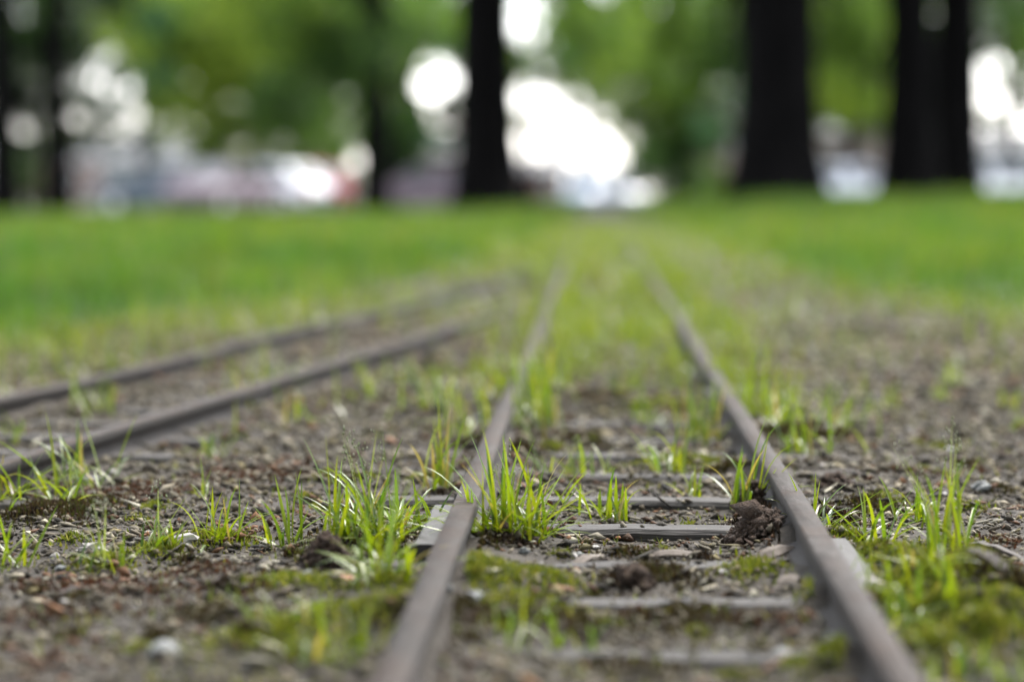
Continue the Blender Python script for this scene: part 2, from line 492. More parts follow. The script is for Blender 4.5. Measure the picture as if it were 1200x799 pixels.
for cuts, xr, s, sd_ in ((cutsL, RAIL_L, -1, 1), (cutsR, RAIL_R, 1, 2)):
    for i in range(len(cuts) - 1):
        p = rail_path(lambda y: xr + 0 * y, cuts[i] + 0.0008, cuts[i + 1] - 0.0008, sd_)
        r = link('rail', rail_mesh('rail', p), None, main)
        if i == 0:
            pl = joint_plate(r, xr, cuts[1] - 0.075, cuts[1] + 0.085, s)
siding = tag(link('railway_track', None, loc=(0, 0, 0)), 'side track branching off at an angle across the gravel, edging the lawn', 'railway track')
def sid_rail(off):
    def f(y):
        y = np.asarray(y, float)
        sl = np.gradient(siding_x(y), y)
        return siding_x(y) + off * np.sqrt(1 + sl * sl)
    return f
for off, cuts, sd_ in ((0.099, [0.6, 2.1, 3.85, 4.15, 6.3], 3), (-0.099, [0.6, 2.6, 5.9], 4)):
    for i in range(len(cuts) - 1):
        y0, y1 = cuts[i], cuts[i + 1]
        if off > 0 and i == 2: continue      # flangeway gap where it crosses the main rail
        p = rail_path(sid_rail(off), y0 + 0.0008, y1 - 0.0008, sd_)
        p[:, 2] += -0.003 - (0.005 if off > 0 else -0.002) * smooth(3.2, 4.4, p[:, 1])
        link('rail', rail_mesh('rail', p), None, siding)
for k in range(0, 34):
    y = 0.75 + 0.122 * k
    if y > 3.9: break
    sl = float((siding_x(y + 0.01) - siding_x(y - 0.01)) / 0.02)
    x = float(siding_x(y)) + random.gauss(0, 0.006)
    link('sleeper', SLP[(k * 3 + 1) % 6], None, siding, (x, y, 0.0025 + random.gauss(0, 0.0015)), -math.atan(sl) + random.gauss(0, 0.02))

# ------------------------------------------------------------------ grit (loose chippings too small to pick apart)
OCT = np.array([(1, 0, 0), (-1, 0, 0), (0, 1, 0), (0, -1, 0), (0, 0, 1), (0, 0, -1)], float)
OCTF = np.array([(0, 2, 4), (2, 1, 4), (1, 3, 4), (3, 0, 4), (2, 0, 5), (1, 2, 5), (3, 1, 5), (0, 3, 5)])
PAL = np.array([(.20, .175, .14), (.29, .26, .215), (.12, .10, .078), (.05, .042, .033), (.17, .085, .045), (.46, .44, .39), (.21, .18, .10), (.34, .31, .26)])
PW = np.array([.22, .17, .20, .16, .05, .04, .11, .05])
def on_rail(x, y):
    s = siding_x(y)
    r = np.minimum(np.abs(x - RAIL_L), np.abs(x - RAIL_R))
    return (r < 0.011) | (np.abs(np.abs(x - s) - 0.1) < 0.012)
def grit(name, n, y0, y1, size, bias=1.0, flat=1.0, long=1.0, label='loose grey and brown chippings covering the track bed', cat='gravel', pw=PW):
    y = y0 + (y1 - y0) * rng.random(n) ** bias
    x = (rng.random(n) - 0.5) * 2 * (0.26 * y + 0.12) - 0.03 * y
    # keep sleeper tops mostly clean
    ks = (y - SL0) / SLD
    ons = (np.abs(ks - np.round(ks)) * SLD < 0.0135) & (np.abs(x - 0.022) < 0.17)
    keep = ~on_rail(x, y) & (~ons | (rng.random(n) < 0.16)) & (lawn_depth(x, y) < 0.05)
    x, y, ons = x[keep], y[keep], ons[keep]
    n = len(x)
    s = size * np.exp(rng.normal(0, 0.6, n)) * np.clip(y / 1.4, 0.8, 3)
    s = np.minimum(s, 0.0038 * np.clip(y / 1.4, 1, 3))
    z = np.where(ons, 0.0039 + terrain(x, y), H(x, y)) + s * rng.uniform(-0.1, 0.7, n)
    V = OCT[None] * (1 + rng.normal(0, 0.28, (n, 6, 1)))
    V = V * np.stack([s * long * rng.uniform(0.7, 1.7, n), s * rng.uniform(0.7, 1.5, n), s * flat * rng.uniform(0.4, 0.9, n)], 1)[:, None]
    a = rng.random(n) * 6.283; ca, sa = np.cos(a)[:, None], np.sin(a)[:, None]
    tl = rng.normal(0, 0.4, n)[:, None]
    Vx = V[..., 0] * ca - V[..., 1] * sa; Vy = V[..., 0] * sa + V[..., 1] * ca
    V = np.stack([Vx, Vy, V[..., 2] + Vx * tl], -1) + np.stack([x, y, z], 1)[:, None]
    F = OCTF[None] + (np.arange(n) * 6)[:, None, None]
    ci = rng.choice(len(PAL), n, p=pw)
    rust = fbm(x, y, 11.0) > 0.33
    ci = np.where(rust & (rng.random(n) < 0.4), 4, ci)
    c = 0.43 * np.array([1.04, 1.0, 0.87]) * PAL[ci] * np.exp(rng.normal(0, 0.38, (n, 1)))
    me = np_mesh(name, V.reshape(-1, 3), F.reshape(-1, 3), np.repeat(c, 6, 0))
    return tag(link(name, me, M['grit']), label, cat, kind='stuff')
grit('gravel', 118000, 0.78, 3.6, 0.00125, 1.2)
grit('gravel', 30000, 3.3, 8.0, 0.0011, 1.3, label='coarser brown chippings of the far track bed beside the lawn')
grit('bark_litter', 9000, 0.78, 2.8, 0.0017, 1.1, 0.3, 2.6, 'dry crumbs of bark and stalk strewn over the chippings', 'litter', np.array([.05, .22, .2, .18, .12, .08, .1, .05]))

# ------------------------------------------------------------------ grass
def blades(base, az, L, W, lean, curl, nseg=3):
    """ribbons: returns verts (N*(2*nseg+1),3), quads, tris, t-parameter"""
    n = len(base)
    P = [base]; ang = lean.copy(); p = base.copy()
    dirs = np.stack([np.cos(az), np.sin(az)], 1)
    for k in range(nseg):
        st = (L / nseg)[:, None]
        p = p + st * np.concatenate([dirs * np.sin(ang)[:, None], np.cos(ang)[:, None]], 1)
        ang = ang + curl / nseg * (k + 1) * 0.8
        P.append(p)
    side = np.stack([-np.sin(az), np.cos(az), np.zeros(n)], 1)
    V = []; T = []
    for k in range(nseg):
        wk = (W * 0.5 * (1 - 0.55 * (k / nseg) ** 1.5))[:, None]
        V += [P[k] - side * wk, P[k] + side * wk]; T += [k / nseg] * 2
    V.append(P[nseg]); T.append(1.0)
    V = np.stack(V, 1)
    m = 2 * nseg + 1
    o = (np.arange(n) * m)[:, None]
    Q = [np.concatenate([o + 2 * k, o + 2 * k + 1, o + 2 * k + 3, o + 2 * k + 2], 1) for k in range(nseg - 1)]
    TT = np.concatenate([o + 2 * nseg - 2, o + 2 * nseg - 1, o + 2 * nseg], 1)
    return V.reshape(-1, 3), (np.concatenate(Q) if Q else np.zeros((0, 4), int)), TT, np.tile(np.array(T), n)

def grass_cols(n, m, T, kind='fresh'):
    if kind == 'fresh':
        pal = np.array([(.10, .155, .010), (.13, .18, .013), (.07, .12, .014), (.155, .19, .018), (.19, .17, .05)])
        ci = rng.choice(5, n, p=[.33, .27, .22, .14, .04])
    elif kind == 'lawn':
        pal = np.array([(.066, .15, .015), (.09, .175, .02), (.048, .115, .02), (.12, .18, .03), (.17, .155, .06)])
        ci = rng.choice(5, n, p=[.35, .28, .22, .12, .03])
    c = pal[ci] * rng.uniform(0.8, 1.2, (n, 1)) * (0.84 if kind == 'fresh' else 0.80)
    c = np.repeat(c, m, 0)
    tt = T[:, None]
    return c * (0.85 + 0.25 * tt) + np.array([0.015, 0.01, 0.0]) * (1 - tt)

def blade_field(name, x, y, z, Lm, Wm, lean_s, kind, mat, nseg=2, label=None, cat=None):
    n = len(x)
    V, Q, T3, T = blades(np.stack([x, y, z], 1), rng.random(n) * 6.283, Lm * rng.uniform(0.5, 1.35, n), Wm * rng.uniform(0.7, 1.3, n),
                         np.abs(rng.normal(0, lean_s, n)), rng.uniform(0, 1.1, n), nseg)
    me = np_mesh(name, V, [Q, T3], grass_cols(n, 2 * nseg + 1, T, kind))
    if kind == 'lawn':
        ca = me.color_attributes['Col'].data
        c4 = np.empty(len(me.vertices) * 4, np.float32); ca.foreach_get('color', c4); c4 = c4.reshape(-1, 4)
        pt = np.repeat(np.clip(0.5 + fbm(x, y, 1.1) * 1.2 + fbm(x, y, 5.0) * 0.8, 0, 1), 2 * nseg + 1)[:, None]
        c4[:, :3] *= np.array([0.68, 0.84, 0.9]) * (1 - pt) + np.array([1.5, 1.14, 0.9]) * pt
        ca.foreach_set('color', c4.ravel())
    return tag(link(name, me, mat), label, cat, kind='stuff')

# mown lawn on both sides
xs, ys, Ls, Ws = [], [], [], []
for y0, y1, n, L, Wd in ((2.2, 5.5, 46000, 0.05, 0.0035), (5.5, 12, 60000, 0.06, 0.006), (12, 26, 60000, 0.06, 0.012), (26, 54, 46000, 0.055, 0.025)):
    y = y0 + (y1 - y0) * rng.random(n)
    x = (rng.random(n) * 2 - 1) * (0.30 * y + 0.6) - 0.035 * y
    k = rng.random(n) < smooth(-0.10, 0.10, lawn_depth(x, y))
    x, y = x[k], y[k]
    hgt = L * (1 + 1.3 * np.clip(fbm(x, y, 2.6), -0.5, 0.9)) * (1 + 0.8 * np.clip(fbm(x, y, 9.0), -0.5, 1))
    xs.append(x); ys.append(y); Ls.append(hgt); Ws.append(np.full(len(x), Wd))
x, y, L, Wd = map(np.concatenate, (xs, ys, Ls, Ws))
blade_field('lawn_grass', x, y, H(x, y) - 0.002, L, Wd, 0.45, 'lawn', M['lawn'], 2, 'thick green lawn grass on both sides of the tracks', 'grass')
# thin grass creeping over the track bed
y = 1.65 + 14 * rng.random(190000) ** 1.9
x = (rng.random(len(y)) * 2 - 1) * (0.16 * y + 0.35) - 0.02 * y
dens = np.clip(0.6 + 2.6 * fbm(x, y, 4.5), 0, 1) * smooth(1.7, 3.6, y) * (lawn_depth(x, y) < 0.02)
dens *= 0.78
_d = x - siding_x(y)
dens *= np.where((y < 4.6) & (x < RAIL_L - 0.02) & (_d > -0.12), 0.28, 1.0)
dens *= np.where(x > 0.2, 0.38 + 0.4 * smooth(3.2, 6, y), 1.0)
dens *= 0.30 + 0.7 * np.exp(-((np.minimum(np.abs(x - RAIL_L), np.abs(x - RAIL_R))) / 0.09) ** 2) + 0.3 * smooth(-0.3, 0, lawn_depth(x, y))
k = (rng.random(len(y)) < dens) & ~on_rail(x, y)
x, y = x[k], y[k]
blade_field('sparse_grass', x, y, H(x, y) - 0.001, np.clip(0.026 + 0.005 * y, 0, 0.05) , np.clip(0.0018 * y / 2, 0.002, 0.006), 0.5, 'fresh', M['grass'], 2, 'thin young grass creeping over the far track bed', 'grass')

# moss: very short upright leaflets on the cushions
xs, ys, cs, ls = [], [], [], []
MC = {'g': [(.16, .20, .022), (.22, .25, .026), (.11, .14, .022), (.26, .25, .05)], 'b': [(.12, .08, .045), (.16, .13, .05), (.10, .11, .03), (.08, .05, .035)],
      'r': [(.19, .075, .045), (.13, .06, .04), (.22, .10, .06), (.12, .09, .06)], 'k': [(.035, .025, .02), (.06, .04, .03), (.10, .065, .045), (.025, .02, .016)]}
for x0, y0, rx, ry, kd, h in MOSSP:
    n = int(np.clip((1.5e6 if y0 < 1.15 else 2.0e6) * rx * ry * (0.4 if kd == 'r' else 1), 150, 3600))
    qx = x0 + rng.normal(0, 0.62, n) * rx; qy = y0 + rng.normal(0, 0.62, n) * ry
    kk = ~on_rail(qx, qy) & ~((np.abs((qy - SL0) / SLD - np.round((qy - SL0) / SLD)) * SLD < 0.014) & (np.abs(qx - 0.03) < 0.08) & (rng.random(n) < 0.8)); qx, qy = qx[kk], qy[kk]
    xs.append(qx); ys.append(qy); ls.append(np.full(len(qx), 0.0035 + h * 0.22))
    cs.append((0.78 if kd == 'g' else 0.38) * np.array(MC[kd])[rng.integers(0, 4, len(qx))])
n = 26000
qy = 0.82 + 2.6 * rng.random(n) ** 1.3; qx = (rng.random(n) * 2 - 1) * (0.27 * qy + 0.05) - 0.03 * qy
kk = ~on_rail(qx, qy) & (rng.random(n) < np.clip(0.15 + 1.8 * fbm(qx, qy, 16.0), 0.03, 1)); qx, qy = qx[kk], qy[kk]
xs.append(qx); ys.append(qy); ls.append(rng.uniform(0.003, 0.008, len(qx))); cs.append(0.75 * np.array(MC['g'])[rng.integers(0, 4, len(qx))])
x, y, L = map(np.concatenate, (xs, ys, ls)); c = np.concatenate(cs)
V, Q, T3, T = blades(np.stack([x, y, H(x, y) - 0.001], 1), rng.random(len(x)) * 6.283, L * rng.uniform(0.5, 1.4, len(x)), rng.uniform(0.0009, 0.0022, len(x)), np.abs(rng.normal(0, 0.7, len(x))), rng.uniform(0, 0.8, len(x)), 2)
tag(link('moss', np_mesh('moss', V, [Q, T3], np.repeat(c * rng.uniform(0.8, 1.25, (len(c), 1)), 5, 0)), M['moss']), 'olive and rust-brown moss cushions spread over the track bed', 'moss', kind='stuff')

# single tufts: every blade an own piece
def hero_blade(L, W, lean, curl, az, nseg=8, tint=None):
    pts = [np.zeros(3)]; ang = lean
    d = np.array([math.cos(az), math.sin(az)])
    for k in range(nseg):
        st = L / nseg
        pts.append(pts[-1] + st * np.array([d[0] * math.sin(ang), d[1] * math.sin(ang), math.cos(ang)]))
        ang += curl / nseg * (0.4 + 1.2 * k / nseg)
    tw = random.gauss(0, 0.5)
    V = []; T = []
    for k, p in enumerate(pts[:-1]):
        t_ = k / nseg
        a2 = az + math.pi / 2 + tw * t_
        s = np.array([math.cos(a2), math.sin(a2), 0])
        wk = W / 2 * (0.75 + 0.5 * t_ if t_ < 0.3 else 0.9 * (1 - ((t_ - 0.3) / 0.72) ** 1.8) + 0.02)
        up = np.array([0, 0, 1]) * wk * 0.35 + np.array([d[0], d[1], 0]) * -wk * 0.35
        V += [p - s * wk + up, p, p + s * wk + up]; T += [t_] * 3
    V.append(pts[-1]); T.append(1)
    Fq = []
    for k in range(nseg - 1):
        for j in (0, 1):
            a = 3 * k + j; Fq.append((a, a + 1, a + 4, a + 3))
    b_ = 3 * (nseg - 1)
    tri = [(b_, b_ + 1, b_ + 3), (b_ + 1, b_ + 2, b_ + 3)]
    pal = [(.105, .165, .008), (.135, .195, .010), (.075, .135, .014), (.165, .205, .014)] * 3 + [(.24, .20, .09), (.045, .10, .015)]
    c = np.array(tint if tint is not None else random.choice(pal)) * random.uniform(0.75, 1.05)
    T = np.array(T)[:, None]
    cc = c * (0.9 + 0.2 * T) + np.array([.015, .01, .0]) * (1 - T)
    return np_mesh('blade', np.array(V), [np.array(Fq), np.array(tri)], cc, True)

M['seed'] = attr_mat('grass_seed_head', 0.7, 0.2, 0.3)
def seed_head(parent, L, lean, az):
    """a thin stalk with an open panicle of small pale grains"""
    d = np.array([math.cos(az) * math.sin(lean), math.sin(az) * math.sin(lean), math.cos(lean)])
    me = hero_blade(L, 0.0011, lean, 0.15, az, 6, (.22, .27, .10))
    me.materials.append(M['grass']); st = link('stalk', me, None, parent)
    vs, fs = [], []
    for i in range(18):
        t_ = 0.62 + 0.38 * random.random()
        a = random.random() * 6.283; off = (1.02 - t_) * 0.022 + 0.0006
        p = d * L * t_ + np.array([math.cos(a) * off, math.sin(a) * off, random.uniform(-.001, .004)])
        s = random.uniform(0.0005, 0.001)
        n0 = len(vs)
        for q in OCT: vs.append(p + q * np.array([s * .7, s * .7, s * 1.5]))
        fs += [tuple(n0 + i2 for i2 in f) for f in OCTF]
    c = np.repeat(np.array([(.20, .23, .12), (.30, .31, .22), (.15, .19, .08)])[rng.integers(0, 3, 18)], 6, 0)
    me = np_mesh('seed_head', np.array(vs), np.array(fs), c); me.materials.append(M['seed'])
    link('seed_head', me, None, st)

def tuft(px, py, n, L, spread, label, lean=0.28, seeds=0, width=0.0028, az0=None, group=None, low=0):
    x, y = gp(px, py, float(H(*gp(px, py))))
    z = float(H(x, y))
    L *= 1.08; width *= 0.9; n = int(n * 1.7); lean *= 1.4; low = int(low * 1.7) + n // 6; spread *= 1.2
    root = tag(link('grass_tuft', None, loc=(x, y, z - 0.001)), label, 'grass tuft', group)
    for i in range(n):
        az = random.random() * 6.283 if az0 is None else random.gauss(az0, 1.0)
        l = L * random.choice([random.uniform(0.35, 0.75), random.uniform(0.6, 1.05)])
        le = abs(random.gauss(0, lean)); cu = random.choice([random.uniform(0, 0.5), random.uniform(0.3, 1.5)])
        if i < low:
            le = random.uniform(0.7, 1.15); cu = random.uniform(0.4, 1.2); l = L * random.uniform(0.5, 0.8)
        me = hero_blade(l, width * random.uniform(0.7, 1.2), le, cu, az)
        me.materials.append(M['grass'])
        r = spread * math.sqrt(random.random()); a = random.random() * 6.283
        bx, by = r * math.cos(a), r * math.sin(a)
        o = link('blade', me, None, root, (bx, by, float(H(x + bx, y + by)) - z))
    for i in range(seeds):
        seed_head(root, L * random.uniform(0.85, 1.12), abs(random.gauss(0, 0.15)), random.random() * 6.283)
    return root

tuft(428, 632, 56, 0.064, 0.021, 'large bushy grass tuft with pale seed heads, left of the rail joint', 0.4, 4, low=14)
tuft(596, 630, 70, 0.064, 0.021, 'dense bright grass tuft against the inner side of the rail, opposite the joint plate', 0.4, 1, low=16)
tuft(515, 572, 14, 0.066, 0.010, 'upright grass tuft just beyond the joint plate, outside the rail', 0.2, 0)
tuft(722, 611, 12, 0.038, 0.014, 'short grass tuft rooted on the sleepers midway between the rails', 0.3, 0)
tuft(872, 590, 13, 0.066, 0.009, 'thin upright grass tuft at the inner foot of the rail beside a dark clod', 0.22, 0)
tuft(792, 556, 12, 0.06, 0.012, 'spreading grass tuft on mossy sleepers inside the straight track', 0.35, 0, low=4)
tuft(812, 588, 5, 0.032, 0.006, 'few short blades springing from a sleeper between the rails', 0.25, 0)
tuft(960, 612, 18, 0.045, 0.010, 'low arching dark green grass tuft against the outer side of the rail', 0.7, 0, low=9)
tuft(1024, 640, 9, 0.058, 0.012, 'loose grass tuft with one long leaning blade above the moss cushion', 0.55, 0)
tuft(1112, 652, 16, 0.07, 0.011, 'tall slender grass tuft with seed heads standing alone in the gravel beside the moss bank', 0.28, 3, width=0.0024)
tuft(258, 632, 13, 0.042, 0.011, 'small fan-shaped grass tuft beside the white bleached stone', 0.5, 0, width=0.0022)
tuft(186, 640, 16, 0.034, 0.009, 'small dense yellowish grass tuft left of the white bleached stone', 0.35, 1, width=0.0022)
tuft(122, 668, 12, 0.036, 0.014, 'wispy seeding grass tuft among pale flakes', 0.5, 2, width=0.002)
tuft(18, 668, 8, 0.045, 0.008, 'short sprawling grass tuft in the open gravel, farthest from the straight track', 0.7, 0)
tuft(452, 690, 16, 0.062, 0.015, 'broad-bladed grass tuft hugging the outside of the rail before the joint plate', 0.5, 0, width=0.0036, low=5)
tuft(40, 590, 24, 0.06, 0.032, 'wide clump of bright grass at the near rail of the side track', 0.5, 0, low=6)
tuft(100, 570, 16, 0.055, 0.024, 'clump of bright grass leaning over the near rail of the side track', 0.5, 0)
tuft(235, 580, 4, 0.03, 0.008, 'two or three thin blades alone in gravel between the tracks', 0.3, 0, width=0.002)
tuft(545, 510, 14, 0.058, 0.02, 'blurred grass tuft beyond the joint, outside the rail', 0.3, 0)
tuft(632, 500, 24, 0.062, 0.02, 'thick grass tuft crowding the inner side of the rail beyond the joint', 0.28, 0)
tuft(645, 455, 20, 0.065, 0.022, 'grass tuft inside the rail where moss covers the sleepers', 0.28, 0)
tuft(890, 490, 24, 0.066, 0.024, 'bright grass tuft along the outer side of the rail', 0.3, 0)
tuft(945, 525, 14, 0.062, 0.018, 'leaning grass tuft in dark soil outside the rail', 0.5, 0)
tuft(985, 505, 12, 0.05, 0.02, 'thin grass tuft standing off from the rail in gravel', 0.5, 0)
tuft(858, 455, 20, 0.066, 0.025, 'leafy grass tuft touching the outer rail edge', 0.3, 0)
tuft(108, 490, 14, 0.055, 0.02, 'grass tuft between the two rails of the side track', 0.3, 0)
tuft(315, 462, 14, 0.055, 0.02, 'grass tuft on the near rail of the side track', 0.3, 0)
tuft(640, 760, 10, 0.03, 0.02, 'low grass sprig in moss inside the rail', 0.6, 0)
tuft(1075, 725, 20, 0.036, 0.02, 'short grass mixed into the moss bank outside the rail', 0.5, 0)
tuft(1140, 790, 12, 0.03, 0.02, 'short grass tuft on the mossy bank beside the leaning bark', 0.5, 0)
tuft(400, 775, 14, 0.03, 0.02, 'stubby grass tuft sunk in green moss outside the rail', 0.6, 0)
tuft(330, 735, 10, 0.026, 0.016, 'tiny grass tuft on the green moss patch', 0.6, 0)
tuft(610, 470, 22, 0.06, 0.02, 'grass tuft pressed between rail and sleepers, inner side, past the arching tuft', 0.3)
tuft(520, 480, 18, 0.055, 0.025, 'loose grass tuft in gravel between the tracks, beyond the joint', 0.4)
tuft(575, 470, 16, 0.06, 0.018, 'grass tuft brushing the outer side of the rail', 0.35)
tuft(915, 505, 18, 0.055, 0.02, 'yellowish grass tuft outside the rail beside dark soil', 0.45)
tuft(820, 520, 16, 0.065, 0.015, 'tall grass tuft inside the rail behind the spreading tuft', 0.25)
tuft(660, 560, 10, 0.035, 0.014, 'small grass tuft behind the dense bright one, among sleepers', 0.4, 1)
tuft(490, 620, 10, 0.045, 0.012, 'sparse grass tuft squeezed against the joint plate', 0.4)
tuft(1050, 690, 22, 0.034, 0.024, 'bright short grass crowning the moss bank', 0.5)
tuft(680, 600, 12, 0.03, 0.018, 'low grass sprig between the dense tuft and the short one on the sleepers', 0.6)
def zone(px, py):
    x, y = gp(px, py)
    if x > RAIL_R: return 'on open gravel outside the straight track, away from the side track'
    if x > RAIL_L: return 'between the rails of the straight track'
    d = x - float(siding_x(y))
    if d > 0.1: return 'on gravel between the straight and side tracks'
    if d > -0.1: return 'between the rails of the side track'
    return 'on the strip between the side track and the lawn'

for px, py in ((1095, 470), (1120, 450), (1180, 480), (1195, 505), (430, 470), (470, 455), (350, 500), (1040, 480), (250, 535), (590, 430), (700, 560), (760, 500), (690, 430), (1060, 610), (330, 640), (280, 480), (20, 520), (735, 460), (870, 410)):
    tuft(px, py, random.randint(5, 9), random.uniform(0.03, 0.05), 0.012, 'thin grass sprig ' + zone(px, py), 0.4, group='grass sprigs ' + zone(px, py))

# ------------------------------------------------------------------ stones, chips, clods, a leaf
def stone(px, py, wpx, hpx, mat, label, name='pebble', cat='pebble', dpt=1.0, group=None, sink=0.3, seed=None, jag=0.16):
    x, y = gp(px, py)
    sx = wpx / FPX * y / 2; sz = hpx / FPX * y / 2; sy = sx * dpt
    r = np.random.default_rng(seed if seed is not None else int(px * 7 + py))
    import bmesh
    bm = bmesh.new(); bmesh.ops.create_icosphere(bm, subdivisions=2, radius=1)
    sd3 = r.normal(0, 1, (5, 3)); off = r.random(5)
    for v in bm.verts:
        f = 1.0
        for dd, oo in zip(sd3, off):
            f += jag * math.sin(2.2 * float(np.dot(dd, v.co)) + oo * 6)
        f += r.normal(0, jag * 0.25)
        v.co = Vector((v.co.x * sx * f, v.co.y * sy * f, v.co.z * sz * f))
    me = bpy.data.meshes.new(name); bm.to_mesh(me); bm.free()
    me.materials.append(M[mat])
    o = link(name, me, None, None, (x, y, float(H(x, y)) + sz * (1 - 2 * sink)), r.normal(0, 0.4))
    return tag(o, label, cat, group)
stone(212, 632, 48, 15, 'pale_stone', 'flat bleached white stone lying between two small grass tufts', dpt=0.7)
stone(105, 640, 34, 16, 'pale_stone', 'pale angular flake stuck in gravel beside wispy grass', 'stone_flake', 'stone', dpt=0.5, jag=0.3)
stone(66, 646, 14, 8, 'pale_stone', 'tiny white chip lying left of the pale flake', 'stone_flake', 'stone')
stone(1150, 577, 20, 11, 'grey_stone', 'pale grey-blue pebble alone on gravel behind the tall grass tuft')
stone(990, 662, 15, 14, 'grey_stone', 'small bluish pebble at the edge of the moss bank')
stone(915, 772, 24, 18, 'grey_stone', 'pale green-grey pebble between the sleepers beside the rail')
stone(975, 786, 18, 20, 'grey_stone', 'light pebble standing against the foot of the rail')
stone(190, 775, 40, 26, 'grey_stone', 'blurred pale stone on bare gravel before the rust-brown moss')
stone(358, 690, 24, 14, 'grey_stone', 'smooth whitish pebble beside the brown clod and orange leaf')
stone(1195, 690, 24, 18, 'grey_stone', 'rounded pebble on the mossy bank beside the bark strip')
stone(1150, 760, 55, 22, 'grey_stone', 'flat pale stone sunk in thick moss')
stone(555, 728, 24, 20, 'grey_stone', 'smoky grey pebble in moss at the inner foot of the rail')
stone(525, 714, 16, 14, 'grey_stone', 'small round pebble touching the inner foot of the rail')
stone(848, 675, 12, 8, 'pale_stone', 'white crumb on gravel between sleepers')
stone(697, 640, 14, 7, 'pale_stone', 'white grain just before a sleeper near the big tuft')
for i in range(46):
    px, py = random.uniform(10, 1190), random.uniform(430, 790)
    X_, Y_ = gp(px, py)
    if bool(on_rail(np.array(X_), np.array(Y_))): continue
    s = random.uniform(6, 13)
    mk = random.choice(['pale_stone', 'grey_stone', 'grey_stone'])
    lb = ('small whitish pebble ' if mk == 'pale_stone' else 'small grey pebble ') + zone(px, py)
    stone(px, py, s, s * random.uniform(0.5, 0.8), mk, lb, group=lb.replace('pebble', 'pebbles'))

def sliver(px, py, lpx, wpx, rz, mat, label, name, cat, tilt=0.1, thick=0.25, zup=0.0):
    x, y = gp(px, py)
    L = lpx / FPX * y; Wd = wpx / FPX * y
    r = np.random.default_rng(int(px + 13 * py))
    rings = []; n = 9
    for i in range(n):
        t_ = i / (n - 1); u = (t_ - 0.5) * L
        hw = Wd / 2 * (0.25 + 0.85 * math.sin(math.pi * min(max(t_ * 0.9 + 0.05, 0), 1)) ** 0.6) * r.uniform(0.85, 1.15)
        bz = -0.5 * L * 0.25 * (2 * t_ - 1) ** 2 + r.normal(0, Wd * 0.05)
        th = Wd * thick * r.uniform(0.8, 1.2)
        rings.append([(u, -hw, bz - th / 2), (u, -hw * 0.9, bz + th / 2), (u, hw * 0.2, bz + th * 0.8), (u, hw, bz + th / 2), (u, hw * 0.9, bz - th / 2)])
    me = MB().loft(rings).mesh(name); me.materials.append(M[mat])
    o = link(name, me, None, None, (x, y, float(H(x, y)) + L * 0.07 + zup), rz)
    o.rotation_euler = (random.gauss(0, 0.2), tilt, rz)
    return tag(o, label, cat)
sliver(905, 655, 66, 18, 0.5, 'chip', 'dry pale wood splinter lying below the dark clod inside the rail', 'wood_chip', 'wood chip', -0.25)
sliver(922, 690, 44, 24, 1.0, 'chip', 'upturned pale wood chip leaning at the inner foot of the rail', 'wood_chip', 'wood chip', -0.6)
sliver(790, 655, 90, 12, 0.1, 'chip', 'thin bleached wood splinter lying on a half-buried sleeper', 'wood_chip', 'wood chip', 0.02)
sliver(690, 660, 70, 16, 0.9, 'chip', 'slanting pale twig fragment before the half-buried sleeper', 'twig', 'twig', -0.1)
sliver(1168, 652, 80, 34, -0.45, 'dark_bark', 'curled dark bark strip lying on gravel beside the tall grass tuft', 'bark_piece', 'bark', 0.15)
sliver(1160, 700, 70, 18, -0.9, 'dark_bark', 'dark bark stick leaning over the moss bank', 'bark_piece', 'bark', 0.35)
sliver(120, 600, 40, 10, 0.2, 'chip', 'small flat wood chip in open gravel near the side track', 'wood_chip', 'wood chip')
sliver(95, 690, 50, 14, 0.3, 'dark_bark', 'brown bark crumb on rust-coloured gravel', 'bark_piece', 'bark')
sliver(402, 688, 26, 16, 0.4, 'dead_leaf', 'curled orange dead leaf lying beside the brown clod', 'dead_leaf', 'leaf', -0.3, 0.12)
sliver(860, 640, 30, 8, -0.3, 'chip', 'short pale splinter at the edge of the dark clod', 'wood_chip', 'wood chip')
# dark clods of earth
def clod(px, py, wpx, hpx, label, n=260):
    """a heap of loose earth crumbs and root bits"""
    x, y = gp(px, py); r = wpx / FPX * y / 2; h = hpx / FPX * y
    q = rng.normal(0, 0.5, (n, 2)); q = q[np.hypot(q[:, 0], q[:, 1]) < 1.15]; n = len(q)
    px_, py_ = x + q[:, 0] * r, y + q[:, 1] * r
    ok = np.minimum(np.abs(px_ - RAIL_L), np.abs(px_ - RAIL_R)) > 0.0095
    q, px_, py_ = q[ok], px_[ok], py_[ok]; n = len(q)
    dome = h * np.exp(-1.6 * (q ** 2).sum(1)) * rng.random(n) ** 0.35
    s_ = 0.0017 * np.exp(rng.normal(0, 0.45, n))
    V = OCT[None] * (1 + rng.normal(0, 0.3, (n, 6, 1))) * np.stack([s_ * rng.uniform(0.8, 1.6, n), s_ * rng.uniform(0.7, 1.3, n), s_ * rng.uniform(0.6, 1.1, n)], 1)[:, None]
    a_ = rng.random(n)[:, None] * 6.283; tl = rng.normal(0, 0.35, (n, 1))
    Vx = V[..., 0] * np.cos(a_) - V[..., 1] * np.sin(a_); Vy = V[..., 0] * np.sin(a_) + V[..., 1] * np.cos(a_)
    z0 = float(H(x, y))
    V = np.stack([Vx, Vy, V[..., 2] + Vx * tl], -1) + np.stack([px_ - x, py_ - y, H(px_, py_) - z0 + dome], 1)[:, None]
    F_ = (OCTF[None] + (np.arange(n) * 6)[:, None, None]).reshape(-1, 3)
    me = np_mesh('earth_clod', V.reshape(-1, 3), F_); me.materials.append(M['clod'])
    # solid core under the crumbs
    return tag(link('earth_clod', me, None, None, (x, y, z0)), label, 'clod')
